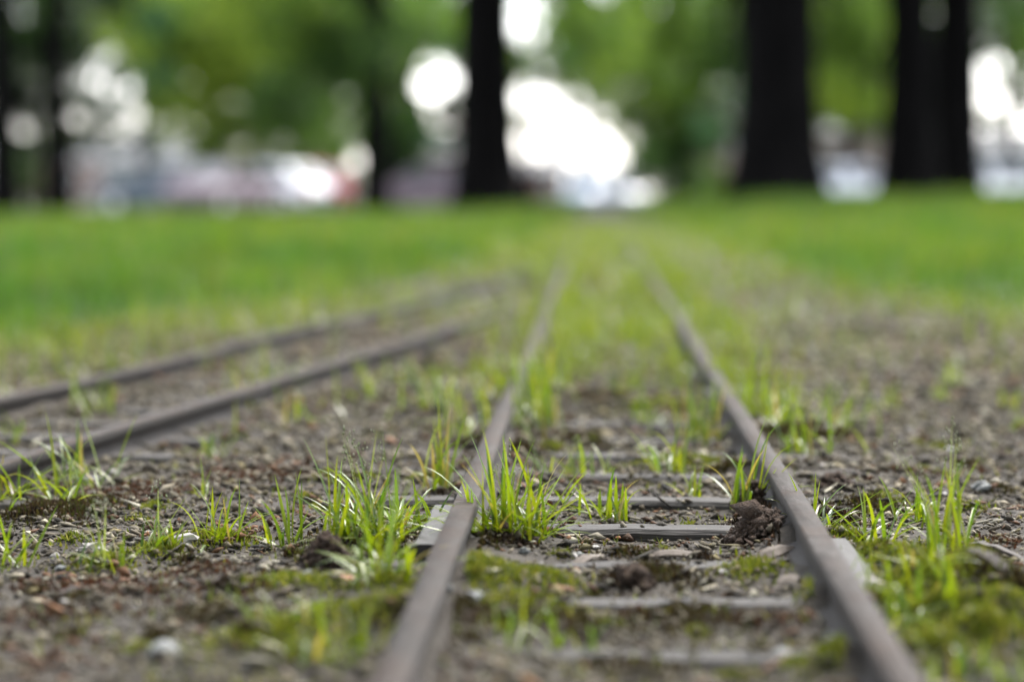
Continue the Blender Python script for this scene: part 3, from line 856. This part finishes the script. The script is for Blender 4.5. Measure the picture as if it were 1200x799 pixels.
M['clod'] = noisy_mat('dark_earth', [(0.3, (0.022, 0.014, 0.010)), (0.55, (0.055, 0.034, 0.023)), (0.75, (0.11, 0.076, 0.052))], 300, 0.95, 1.0, 700, dist=0.003)
clod(893, 632, 86, 36, 'large crumbly dark brown earth heap against the inner side of the rail', 1100)
clod(884, 596, 40, 26, 'small black earth clod under the thin upright tuft')
clod(383, 668, 52, 26, 'dark brown crumbly clod beside the orange leaf', 420)
clod(590, 640, 76, 10, 'dark crumbled soil at the foot of the dense bright tuft', 420)
clod(978, 578, 44, 14, 'brown crumbly soil outside the rail behind the arching tuft', 260)
clod(745, 690, 38, 16, 'flat mossy brown clod between two sleepers')

# ------------------------------------------------------------------ trees
LEAFPAL = {'d': [(.026, .060, .010), (.040, .078, .012), (.020, .045, .010)], 'm': [(.06, .11, .012), (.085, .14, .016), (.045, .09, .012)],
           'l': [(.14, .20, .018), (.17, .23, .022), (.11, .17, .02)], 't': [(.035, .09, .04), (.055, .12, .05), (.028, .07, .03)]}
HOLES = []      # openings through the far crowns: world x, z, half-width, half-height
def leaf_cloud(clumps, leaf, parent, name='crown'):
    Vs, Cs = [], []
    leaf0 = leaf
    for (c, r, od, tone) in clumps:
        r = np.asarray(r, float)
        leaf = leaf0 * (1.8 if r[0] > 1.2 else 1.0)
        n = int(3.0 * od * math.pi * r[0] * r[2] / (0.5 * leaf * leaf))
        n = max(n, 12)
        d = rng.normal(0, 1, (n, 3)); d /= np.linalg.norm(d, axis=1)[:, None]
        rad = rng.random(n) ** 0.45
        # small twig clusters so that the cover is uneven
        p = d * rad[:, None] * r
        kc = rng.normal(0, 0.55, (max(4, n // 22), 3)) * r
        pick = rng.integers(0, len(kc), n)
        use = rng.random(n) < 0.5
        p = np.where(use[:, None], kc[pick] + rng.normal(0, 0.13, (n, 3)) * r, p)
        u = rng.normal(0, 1, (n, 3)); u /= np.linalg.norm(u, axis=1)[:, None]
        v = np.cross(u, rng.normal(0, 1, (n, 3))); v /= np.linalg.norm(v, axis=1)[:, None]
        s = leaf * rng.uniform(0.6, 1.2, (n, 1))
        q = p + c
        Vs.append(np.stack([q - u * s * .55, q + v * s * .3, q + u * s * .6 + np.cross(u, v) * s * .12, q - v * s * .3], 1).reshape(-1, 3))
        Cs.append(np.array([1.02, 1.0, 1.35]) * np.repeat(np.array(LEAFPAL[tone])[rng.integers(0, 3, n)] * rng.uniform(0.7, 1.3, (n, 1)), 4, 0))
    V = np.concatenate(Vs); C = np.concatenate(Cs)
    if parent.location.y > 100 and HOLES:
        Cn = V.reshape(-1, 4, 3).mean(1); keep = np.ones(len(Cn), bool)
        for hx, hz, ha, hb in HOLES: keep &= ((Cn[:, 0] - hx) / ha) ** 2 + ((Cn[:, 2] - hz) / hb) ** 2 > 1
        kv = np.repeat(keep, 4); V = V[kv]; C = C[kv]
    o = np.array(parent.location)
    return link(name, np_mesh(name, V - o, np.arange(len(V)).reshape(-1, 4), C), M['leaf'], parent)

def limb(mb, a, b, r0, r1, n=8, sag=0.1):
    a = np.asarray(a, float); b = np.asarray(b, float)
    d = b - a; L = np.linalg.norm(d); d = d / L
    s = np.cross(d, [0.3, 0.2, 1.0]); s /= np.linalg.norm(s); u = np.cross(s, d)
    rings = []
    for i in range(6):
        t_ = i / 5
        c = a + (b - a) * t_ + np.array([0, 0, sag * L * math.sin(math.pi * t_)]) + rng.normal(0, 0.015 * L, 3) * (0 < i < 5)
        rr = r0 + (r1 - r0) * t_
        rings.append([c + (s * math.cos(2 * math.pi * k / n) + u * math.sin(2 * math.pi * k / n)) * rr for k in range(n)])
    mb.loft(rings)

def tree(px, Y, wpx, label, clumps_px, name='tree', leaf=0.16, top=9.0, lean=0.0, upper=8, upper_r=2.2, utone='m', group=None, upper_od=1.1):
    """px, wpx: trunk position and width as seen; clumps_px: (px, py, Y, radius px, cover, tone)"""
    x = at(px, 223, Y)[0]; z0 = float(terrain(x, Y))
    R = wpx / FPX * Y / 2
    root = tag(link(name, None, loc=(x, Y, z0)), label, 'tree', group)
    rings = []; n = 28
    ph = random.random() * 6
    zs = [-0.25, 0, 0.12, 0.3, 0.6, 1.0, 1.6, 2.4, 3.4, 4.6, 6.0, top]
    for z in zs:
        fl = 1 + 0.38 * math.exp(-max(z, 0) / 0.28) * (1 if z >= 0 else 1.1)
        tp = max(0.12, 1.0 - 0.75 * (max(z, 0) / top) ** 1.3)
        ring = []
        for k in range(n):
            a = 2 * math.pi * k / n
            rr = R * tp * (1 + (fl - 1) * (0.75 + 0.5 * math.sin(5 * a + ph))) * (1 + 0.05 * math.sin(9 * a + ph + z) + random.gauss(0, 0.02))
            ring.append((lean * z + rr * math.cos(a), rr * math.sin(a), z))
        rings.append(ring)
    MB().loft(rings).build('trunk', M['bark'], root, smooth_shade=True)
    o = np.array([x, Y, z0])
    clumps = []; br = MB()
    for (cx, cy, cY, r, od, tone) in clumps_px:
        c = at(cx, cy, cY); rm = r / FPX * cY
        clumps.append((c, (rm, rm * 1.0, rm * 0.85), od, tone))
        if np.linalg.norm(c[:2] - o[:2]) > rm * 0.5:
            st = np.array([lean * 3, 0, max(2.6, min(top * 0.7, c[2] + 1.2))])
            limb(br, st, c - o, R * 0.28, 0.02, sag=0.12)
    for i in range(upper):
        a = i * 2.4 + random.random(); rr = upper_r * random.uniform(0.6, 1.7)
        c = o + np.array([rr * math.cos(a), rr * math.sin(a), top * random.uniform(0.62, 1.1) + 0.6])
        clumps.append((c, (upper_r * 0.8, upper_r * 0.8, upper_r * 0.6), upper_od, utone))
        limb(br, (lean * 3.5, 0, top * random.uniform(0.4, 0.6)), c - o, R * 0.3, 0.03, sag=0.08)
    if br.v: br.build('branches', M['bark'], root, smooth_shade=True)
    if clumps: leaf_cloud(clumps, leaf, root)
    return root

tree(570, 30, 72, 'tall black-looking trunk standing alone, left of where the straight track ends', [(690, 45, 34, 42, 1.3, 'm'), (735, 70, 36, 42, 1.3, 'l'), (660, 10, 32, 25, 1.0, 'm'), (700, 100, 38, 30, 1.2, 'm')], leaf=0.10)
tree(912, 24, 94, 'massive dark trunk with foliage on both sides, thickest of all', [(790, 40, 30, 45, 1.6, 'm'), (845, 60, 28, 40, 1.3, 'd'), (985, 60, 30, 50, 1.7, 'm'), (760, 90, 32, 38, 1.6, 'm'), (1000, 110, 32, 42, 1.6, 'l'), (830, 150, 34, 24, 0.8, 't')], leaf=0.10)
tree(1064, 25, 58, 'straight dark trunk paired with a paler one at the lawn rise', [(1000, 30, 30, 45, 1.6, 'm'), (1020, 90, 30, 30, 1.4, 'd')], leaf=0.10)
tree(1119, 28, 58, 'grey-black trunk close behind the dark one at the lawn rise', [(1170, 10, 34, 24, 0.7, 'd')], leaf=0.10)
tree(440, 46, 34, 'slim shadowy trunk beside the white car', [(400, 60, 44, 55, 2.0, 'd'), (470, 40, 46, 34, 1.2, 'd'), (350, 30, 44, 60, 1.8, 'm'), (330, 120, 46, 50, 1.8, 'd'), (385, 165, 48, 36, 1.6, 'm')], leaf=0.14)
tree(68, 38, 32, 'thin dark trunk with sparse foliage full of sky gaps', [(70, 8, 40, 26, 1.3, 'd'), (110, 70, 40, 10, 0.9, 'd'), (180, 20, 42, 30, 1.5, 't'), (190, 90, 42, 24, 1.2, 't'), (-30, 60, 42, 36, 1.2, 'd')], leaf=0.13)
tree(4, 34, 34, 'dark trunk edging the lawn, beside the thin gap-leaved tree', [(-60, 60, 36, 50, 1.4, 'd'), (-90, 140, 36, 40, 1.4, 'd')], leaf=0.12)
tree(300, 78, 18, 'broad light green tree spreading over the white car', [(230, 105, 74, 60, 2.2, 'l'), (280, 60, 74, 60, 2.2, 'l'), (200, 40, 74, 50, 2.0, 'm'), (330, 100, 76, 60, 2.2, 'm'), (375, 140, 76, 45, 2.2, 'm'), (300, 150, 76, 40, 2.2, 'l'), (180, 90, 76, 34, 1.4, 't'), (400, 60, 78, 60, 2.2, 'm'), (250, 155, 76, 26, 1.6, 'm')], leaf=0.22, top=8, utone='l')
tree(800, 80, 18, 'bushy green tree behind the massive trunk, filling the view above the track end', [(790, 60, 76, 55, 2.2, 'm'), (745, 45, 76, 45, 2.0, 'l'), (840, 40, 76, 50, 2.0, 'm'), (780, 120, 78, 42, 2.2, 'm'), (800, 165, 80, 38, 2.2, 'd'), (770, 190, 82, 26, 2.0, 'd'), (820, 110, 80, 30, 1.5, 'm'), (690, 30, 78, 38, 1.6, 'l'), (850, 110, 84, 30, 1.0, 't')], leaf=0.22, top=8)
tree(995, 82, 18, 'bright leafy tree seen between the massive trunk and the paired trunks', [(990, 40, 78, 55, 2.2, 'l'), (985, 100, 80, 45, 2.2, 'm'), (1030, 70, 80, 40, 2.0, 'm'), (960, 125, 80, 26, 1.6, 'l')], leaf=0.22, top=8)
tree(470, 95, 14, 'far dark tree between the slim trunk and the lone trunk', [(445, 40, 90, 36, 1.6, 'd'), (480, 150, 92, 26, 1.8, 'd'), (440, 150, 92, 34, 2.0, 'd'), (500, 165, 94, 20, 1.4, 't')], leaf=0.25, top=8, upper=4)
tree(620, 60, 10, 'young sparse tree with thin veiled leaves beside the lone trunk', [(625, 72, 58, 20, 0.7, 't'), (665, 65, 58, 18, 0.8, 't'), (525, 60, 58, 14, 0.6, 't'), (590, 75, 58, 16, 0.6, 't')], leaf=0.16, top=7, upper=2)
tree(1180, 70, 14, 'sparse tree behind the paired trunks, letting the sky through', [(1175, 25, 66, 24, 0.7, 'd'), (1140, 60, 66, 18, 0.8, 'd'), (1230, 40, 66, 40, 1.4, 'm'), (1100, 60, 66, 24, 1.2, 'd')], leaf=0.18, top=7, upper=3)

# a belt of trees beyond the road; their crowns close the view except where the sky breaks through
FAR = [(40, 108, 'd', 'far dark tree beyond the brick house, leaves pierced by bright sky'), (170, 112, 't', 'far bluish green tree behind the long low house'),
       (255, 104, 'l', 'far light green tree beyond the road, behind the white car'), (350, 110, 'm', 'far mid green tree beyond the road, between the light green one and the slim trunk'),
       (460, 106, 'd', 'far dark tree rising behind the shaded brick house'), (690, 118, 'l', 'far light tree hanging over the bright opening at the track end'),
       (790, 112, 'm', 'far green tree behind the bushy tree'), (870, 116, 'm', 'far tree behind the two-storey cream house'), (1000, 108, 'l', 'far yellow-green tree behind the cream house, between the trunks'), (1185, 114, 'd', 'far tree behind the pale house, right of the paired trunks')]
SKY = [(513, 98, 21, 24), (612, 18, 23, 25), (525, 20, 8, 8), (508, 45, 6, 6), (612, 108, 20, 16), (640, 125, 18, 17), (670, 145, 19, 18), (700, 165, 19, 17), (722, 182, 14, 12), (1182, 92, 32, 32), (33, 148, 9, 9), (112, 144, 7, 6),
       (12, 42, 5, 5), (30, 52, 5, 5), (43, 45, 5, 5), (26, 86, 6, 6), (42, 92, 6, 6), (50, 108, 5, 5), (80, 70, 4, 4), (75, 125, 5, 5), (84, 138, 5, 5), (93, 106, 4, 4), (118, 100, 4, 4), (130, 118, 4, 4), (148, 135, 5, 5), (168, 143, 5, 5), (122, 85, 4, 4), (132, 48, 5, 5), (145, 52, 5, 5),
       (840, 0, 16, 7), (845, 100, 7, 9), (830, 55, 4, 4), (858, 50, 4, 4), (1102, 12, 12, 12), (1100, 40, 6, 8), (1165, 15, 8, 6), (1150, 52, 6, 6), (1190, 30, 8, 6), (462, 72, 5, 5), (460, 120, 5, 5), (636, 72, 8, 7), (660, 70, 5, 5), (655, 5, 10, 5), (690, 2, 8, 4), (720, 3, 8, 4), (225, 35, 3, 3), (235, 60, 3, 3), (385, 165, 3, 3), (960, 0, 6, 4)]
HOLES += [(at(a, b_, 110)[0], at(a, b_, 110)[2], rx / FPX * 110, ry / FPX * 110) for a, b_, rx, ry in SKY]
LOWX = [-80, 0, 150, 200, 250, 330, 420, 440, 530, 545, 600, 640, 735, 745, 800, 860, 900, 1050, 1140, 1150, 1290]
LOWY = [178, 180, 176, 178, 190, 200, 200, 190, 165, 165, 150, 165, 195, 205, 205, 160, 145, 145, 140, 140, 140]
fc = {i: [] for i in range(len(FAR))}
for cy in range(-40, 215, 20):
    for cx in range(-120, 1330, 22):
        qx = cx + random.uniform(-9, 9); qy = cy + random.uniform(-8, 8)
        if qy > np.interp(qx, LOWX, LOWY): continue
        if any(((qx - a) / (rx + 1)) ** 2 + ((qy - b_) / (ry + 1)) ** 2 < 1 for a, b_, rx, ry in SKY): continue
        i = min(range(len(FAR)), key=lambda k: abs(FAR[k][0] - qx))
        tone = FAR[i][2]
        if random.random() < 0.25: tone = random.choice('dmmt')
        fc[i].append((qx, qy, FAR[i][1] + random.uniform(-3, 3), random.uniform(14, 20), 2.4, tone))
for i, (px, Yt, tn, lb) in enumerate(FAR):
    tree(px, Yt, 11, lb, fc[i], leaf=0.24, top=11, upper=5, upper_r=2.6, utone=tn)

def bush(px, py, Y, r, tone, label):
    x = at(px, 223, Y)[0]; z0 = float(terrain(x, Y)); rm = r / FPX * Y
    root = tag(link('bush', None, loc=(x, Y, z0)), label, 'bush')
    mb = MB()
    cl = []
    for i in range(6):
        a = random.random() * 6.28
        c = np.array([x + rm * .6 * math.cos(a), Y + rm * .5 * math.sin(a), z0 + (at(px, py, Y)[2] - z0) * random.uniform(0.25, 0.9)])
        cl.append((c, (rm * .6, rm * .6, rm * .55), 1.6, tone))
        limb(mb, (0, 0, -0.1), c - np.array([x, Y, z0]), 0.04, 0.01, 6)
    mb.build('stems', M['bark'], root, smooth_shade=True)
    leaf_cloud(cl, 0.16, root, 'foliage')
bush(775, 180, 88, 40, 'd', 'dark green bush below the bushy tree near the track end')
bush(825, 195, 90, 26, 'm', 'low bush left of the massive trunk')
bush(470, 190, 100, 26, 'd', 'dark bush in front of the brick house behind the slim trunk')
bush(20, 190, 95, 30, 'd', 'dark bush at the pale house, behind the thin trunks')
bush(400, 200, 90, 24, 'm', 'green bush behind the tail of the white car')

# ------------------------------------------------------------------ houses across the road
M['brick'] = noisy_mat('dull_brick', [(0.3, (0.15, 0.095, 0.085)), (0.7, (0.24, 0.165, 0.15))], 1.5, 0.85, 0.3, 8, dist=0.02)
M['render'] = noisy_mat('pale_render', [(0.3, (0.13, 0.15, 0.155)), (0.7, (0.19, 0.21, 0.22))], 0.8, 0.8, 0.2, 8, dist=0.02)
M['cream'] = noisy_mat('cream_render', [(0.3, (0.26, 0.205, 0.185)), (0.7, (0.34, 0.28, 0.255))], 0.8, 0.8, 0.2, 8, dist=0.02)
M['roof'] = noisy_mat('grey_roof', [(0.3, (0.06, 0.062, 0.067)), (0.7, (0.11, 0.112, 0.12))], 2, 0.7, 0.4, 6, dist=0.03)
M['trim'] = plain_mat('white_trim', (0.72, 0.72, 0.7), 0.5)
M['glass'] = plain_mat('window_glass', (0.05, 0.06, 0.07), 0.06, spec=0.8)
M['door'] = plain_mat('dark_door', (0.10, 0.05, 0.04), 0.5)
def house(px0, px1, Y, eave, ridge, mat, label, nwin=3, storeys=1, dep=9):
    x0 = at(px0, 223, Y)[0]; x1 = at(px1, 223, Y)[0]; xc = (x0 + x1) / 2; wd = x1 - x0
    z0 = float(terrain(xc, Y)) - 0.05
    root = tag(link('house', None, loc=(xc, Y, z0)), label, 'house')
    h = wd / 2
    MB().box((-h, 0, -0.3), (h, dep, eave)).build('wall', M[mat], root)
    rf = MB()
    rf.loft([[(-h - .4, -.4, eave + .003), (-h - .4, dep / 2, ridge), (-h - .4, dep + .4, eave + .003)], [(h + .4, -.4, eave + .003), (h + .4, dep / 2, ridge), (h + .4, dep + .4, eave + .003)]])
    ro = rf.build('roof', M['roof'], root)
    MB().box((h * 0.5, dep / 2 - .4, ridge - .5), (h * 0.5 + .7, dep / 2 + .4, ridge + .9)).build('chimney', M['brick'], ro)
    MB().box((-h - .4, -.52, eave - .12), (h + .4, -.42, eave + .02)).build('gutter', M['trim'], root)
    sh = eave / storeys
    for s in range(storeys):
        for i in range(nwin):
            wx = -h + wd * (i + 0.5) / nwin
            if s == 0 and i == nwin // 2 and nwin > 2:
                d = MB().box((wx - .5, -.06, 0), (wx + .5, .02, 2.05)).build('door', M['door'], root)
                MB().box((wx + .36, -.12, 0.98), (wx + .42, -.062, 1.1)).build('handle', M['trim'], d)
                continue
            zc = s * sh + sh * 0.55; ww, hh = min(.75, wd / nwin * .34), .62
            fr = MB()
            for a, b_ in (((-ww, hh - .08), (ww, hh)), ((-ww, -hh), (ww, -hh + .08)), ((-ww, -hh + .08), (-ww + .08, hh - .08)), ((ww - .08, -hh + .08), (ww, hh - .08)), ((-.03, -hh + .08), (.03, hh - .08))):
                fr.box((wx + a[0], -.07, zc + a[1]), (wx + b_[0], .02, zc + b_[1]))
            f = fr.build('window', M['trim'], root)
            MB().box((wx - ww + .08, -.02, zc - hh + .08), (wx + ww - .08, .015, zc + hh - .08)).build('pane', M['glass'], f)
            MB().box((wx - ww - .08, -.14, zc - hh - .09), (wx + ww + .08, -.002, zc - hh - .002)).build('sill', M['trim'], f)
house(118, 250, 150, 3.0, 4.6, 'render', 'long low pale grey house across the road behind the white car', 4)
house(-40, 100, 155, 3.2, 4.9, 'brick', 'low brick house behind the thin dark trunks', 4)
house(455, 545, 140, 3.3, 5.0, 'brick', 'brick house in shade left of the lone trunk', 3)
house(585, 660, 150, 2.4, 3.3, 'brick', 'small brick bungalow just right of the lone trunk', 3)
house(805, 905, 130, 5.4, 7.2, 'cream', 'two-storey cream house peeping out left of the massive trunk', 3, 2)
house(955, 1060, 130, 4.4, 6.0, 'cream', 'cream house glimpsed between the massive trunk and the paired trunks', 4, 1)
house(1148, 1300, 150, 3.8, 5.2, 'render', 'pale grey house right of the paired trunks', 5)

# ------------------------------------------------------------------ parked cars
M['tyre'] = plain_mat('tyre_rubber', (0.02, 0.02, 0.02), 0.8)
M['rim'] = plain_mat('alloy_rim', (0.5, 0.5, 0.52), 0.35, 0.8)
M['car_glass'] = plain_mat('car_glass', (0.03, 0.035, 0.04), 0.04, spec=1.0)
M['lamp_red'] = plain_mat('red_lamp_lens', (0.55, 0.03, 0.04), 0.15, coat=1)
M['lamp_clear'] = plain_mat('clear_lamp_lens', (0.75, 0.77, 0.8), 0.08, coat=1)
M['bumper'] = plain_mat('dark_plastic', (0.05, 0.05, 0.055), 0.6)
def car(px, Y, rz, paint, label, van=False, cabin=None):
    x = at(px, 223, Y)[0]
    root = tag(link('parked_car', None, loc=(x, Y, float(terrain(x, Y)) + 0.032), rz=rz), label, 'car')
    zr = 1.95 if van else 1.46
    # lower body: rings across the length, (x, half width, z low, z belt)
    sec = [(-2.1, .62, .42, .70), (-2.02, .78, .28, .86), (-1.5, .84, .22, .94), (-.5, .86, .2, .95), (.6, .86, .2, .95), (1.3, .84, .22, .90), (1.85, .78, .28, .80), (2.08, .62, .40, .64)]
    rings = [[(a, -b_ * .96, zl), (a, -b_, zl + .18), (a, -b_ * .99, zt - .1), (a, -b_ * .9, zt), (a, b_ * .9, zt), (a, b_ * .99, zt - .1), (a, b_, zl + .18), (a, b_ * .96, zl)] for a, b_, zl, zt in sec]
    body = MB().loft(rings).build('body', paint, root, smooth_shade=True)
    # cabin
    if van:
        cs = [(-2.0, .95), (-1.9, zr - .05), (0.75, zr), (1.45, .93)]
    else:
        cs = [(-1.85, .93), (-1.2, zr - .06), (0.2, zr), (1.05, .93)]
    wb, wt = .78, .62
    q = lambda i, w_: (cs[i][0], w_, cs[i][1])
    cab = MB().loft([[q(0, -wb), q(1, -wt), q(2, -wt), q(3, -wb)], [q(0, wb), q(1, wt), q(2, wt), q(3, wb)]]).build('cabin', cabin or paint, root, bevel=0.04)
    lerp = lambda a, b_, t_: tuple(a[i] + (b_[i] - a[i]) * t_ for i in range(3))
    def pane(a, b_, c, d, out, name):
        pts = [lerp(lerp(a, b_, u), lerp(d, c, u), v) for u, v in ((.1, .12), (.9, .12), (.9, .88), (.1, .88))]
        lo = [tuple(p[i] + out[i] * .006 for i in range(3)) for p in pts]; hi = [tuple(p[i] + out[i] * .018 for i in range(3)) for p in pts]
        MB().loft([lo, hi]).build(name, M['car_glass'], root)
    for s in (-1, 1):
        o = (0, s, .2)
        m0 = lerp(q(0, s * wb), q(3, s * wb), .52); m1 = lerp(q(1, s * wt), q(2, s * wt), .5)
        pane(q(0, s * wb), m0, m1, q(1, s * wt), o, 'side_window'); pane(m0, q(3, s * wb), q(2, s * wt), m1, o, 'side_window')
        hl = MB().box((1.88, s * .42 - .15, .55), (2.04, s * .42 + .15, .70)).build('headlight', M['lamp_clear'], root, bevel=.03)
        MB().box((-2.12, s * .58 - .16, .60), (-1.98, s * .58 + .16, .82)).build('tail_light', M['lamp_red'], root, bevel=.03)
        MB().box((.75, s * .82 - .05 + s * .06, .92), (.9, s * .82 + .05 + s * .06, 1.05)).build('wing_mirror', paint, root, bevel=.02)
        for wx in (-1.3, 1.3):
            wl = MB().cyl((wx, s * .76, .31), .31, .2, 'y', 24).build('wheel', M['tyre'], root, bevel=0)
            MB().cyl((wx, s * .80, .31), .19, .14, 'y', 16).build('rim', M['rim'], wl)
            MB().box((wx * .35 - .09, s * .868 - .02, .78), (wx * .35 + .09, s * .868 + .02, .81)).build('door_handle', paint, root)
    pane(q(3, -wb), q(3, wb), q(2, wt), q(2, -wt), (.8, 0, .6), 'windscreen')
    pane(q(0, wb), q(0, -wb), q(1, -wt), q(1, wt), (-.8, 0, .4), 'rear_window')
    MB().box((1.98, -.6, .34), (2.14, .6, .5)).build('front_bumper', M['bumper'], root, bevel=.03)
    MB().box((-2.16, -.6, .36), (-2.0, .6, .54)).build('rear_bumper', M['bumper'], root, bevel=.03)
    return root
P_white = plain_mat('white_car_paint', (0.80, 0.81, 0.83), 0.25, coat=1)
P_blue = plain_mat('pale_blue_car_paint', (0.50, 0.60, 0.72), 0.25, coat=1)
P_silver = plain_mat('silver_car_paint', (0.6, 0.62, 0.66), 0.3, 0.3, coat=1)
P_mauve = plain_mat('mauve_car_paint', (0.15, 0.115, 0.135), 0.5, spec=0.25)
P_slate = plain_mat('slate_car_paint', (0.10, 0.125, 0.15), 0.55, spec=0.2)
P_red = plain_mat('red_car_paint', (0.28, 0.03, 0.05), 0.45, spec=0.3)
car(312, 65, math.radians(180 - 30), P_white, 'white car parked between a mauve and a red one')
car(258, 61, math.radians(250), P_mauve, 'dull mauve car parked end-on beside the white one')
car(376, 67, math.radians(100), P_red, 'red car parked end-on beside the white one')
car(686, 100, math.radians(-95), P_blue, 'pale blue car facing the park, beyond the track end', True)
car(729, 102, math.radians(-85), P_silver, 'silver van facing the park, beyond the track end beside a blue one', True)
car(1000, 64, math.radians(10), P_silver, 'silver car on the road, glimpsed between the massive trunk and the paired trunks')
car(1175, 64, math.radians(0), P_white, 'whitish car on the road right of the paired trunks')
car(500, 66, math.radians(180), P_mauve, 'dull mauve car on the road left of the lone trunk')
car(190, 66, math.radians(180), P_slate, 'slate blue car on the road in front of the long low house')

# ------------------------------------------------------------------ unseen trees added over and behind the track to shade the near ground
def shade_tree(x, y, label, reach, top=8.5, R=0.38, n=9, od=0.5, low=0.55):
    px = (x / y) * FPX + 699 if y > 0.5 else 0
    z0 = float(terrain(x, y))
    root = tag(link('tree', None, loc=(x, y, z0)), label, 'tree')
    rings = []
    for z in (-0.25, 0, 0.15, 0.4, 0.9, 1.8, 3.0, 4.5, 6.0, top):
        rr0 = R * (1 - 0.75 * max(z, 0) / top) * (1 + 0.5 * math.exp(-max(z, 0) / 0.3))
        rings.append([(rr0 * (1 + 0.06 * math.sin(5 * a + z)) * math.cos(a), rr0 * (1 + 0.06 * math.sin(5 * a + z)) * math.sin(a), z) for a in [2 * math.pi * k / 24 for k in range(24)]])
    MB().loft(rings).build('trunk', M['bark'], root, smooth_shade=True)
    br = MB(); cl = []
    o = np.array([x, y, z0])
    for i in range(n):
        a = 2.4 * i + random.random() * 0.5; rr = reach * math.sqrt((i + 0.5) / n)
        c = np.array([rr * math.cos(a), rr * math.sin(a), top * random.uniform(low, 1.05)])
        limb(br, (0, 0, top * random.uniform(0.35, 0.5)), c, R * 0.35, 0.03)
        cl.append((c + o, (1.7, 1.7, 1.1), od, 'm'))
    br.build('branches', M['bark'], root, smooth_shade=True)
    leaf_cloud(cl, 0.2, root)
shade_tree(-3.8, 0.6, 'added unseen shade tree arching over the side track from the lawn', 4.2)
shade_tree(4.6, -2.0, 'added unseen shade tree on the lawn beside the straight track, arching over it', 4.4, n=12, od=0.8, low=0.3)
shade_tree(0.9, -6.0, 'added unseen shade tree at the near end of the straight track', 4.5, n=16, od=1.0, low=0.18)
shade_tree(-4.5, -6.0, 'added unseen low-branched shade tree beyond the near end of the side track', 4.5, n=16, od=1.0, low=0.18)
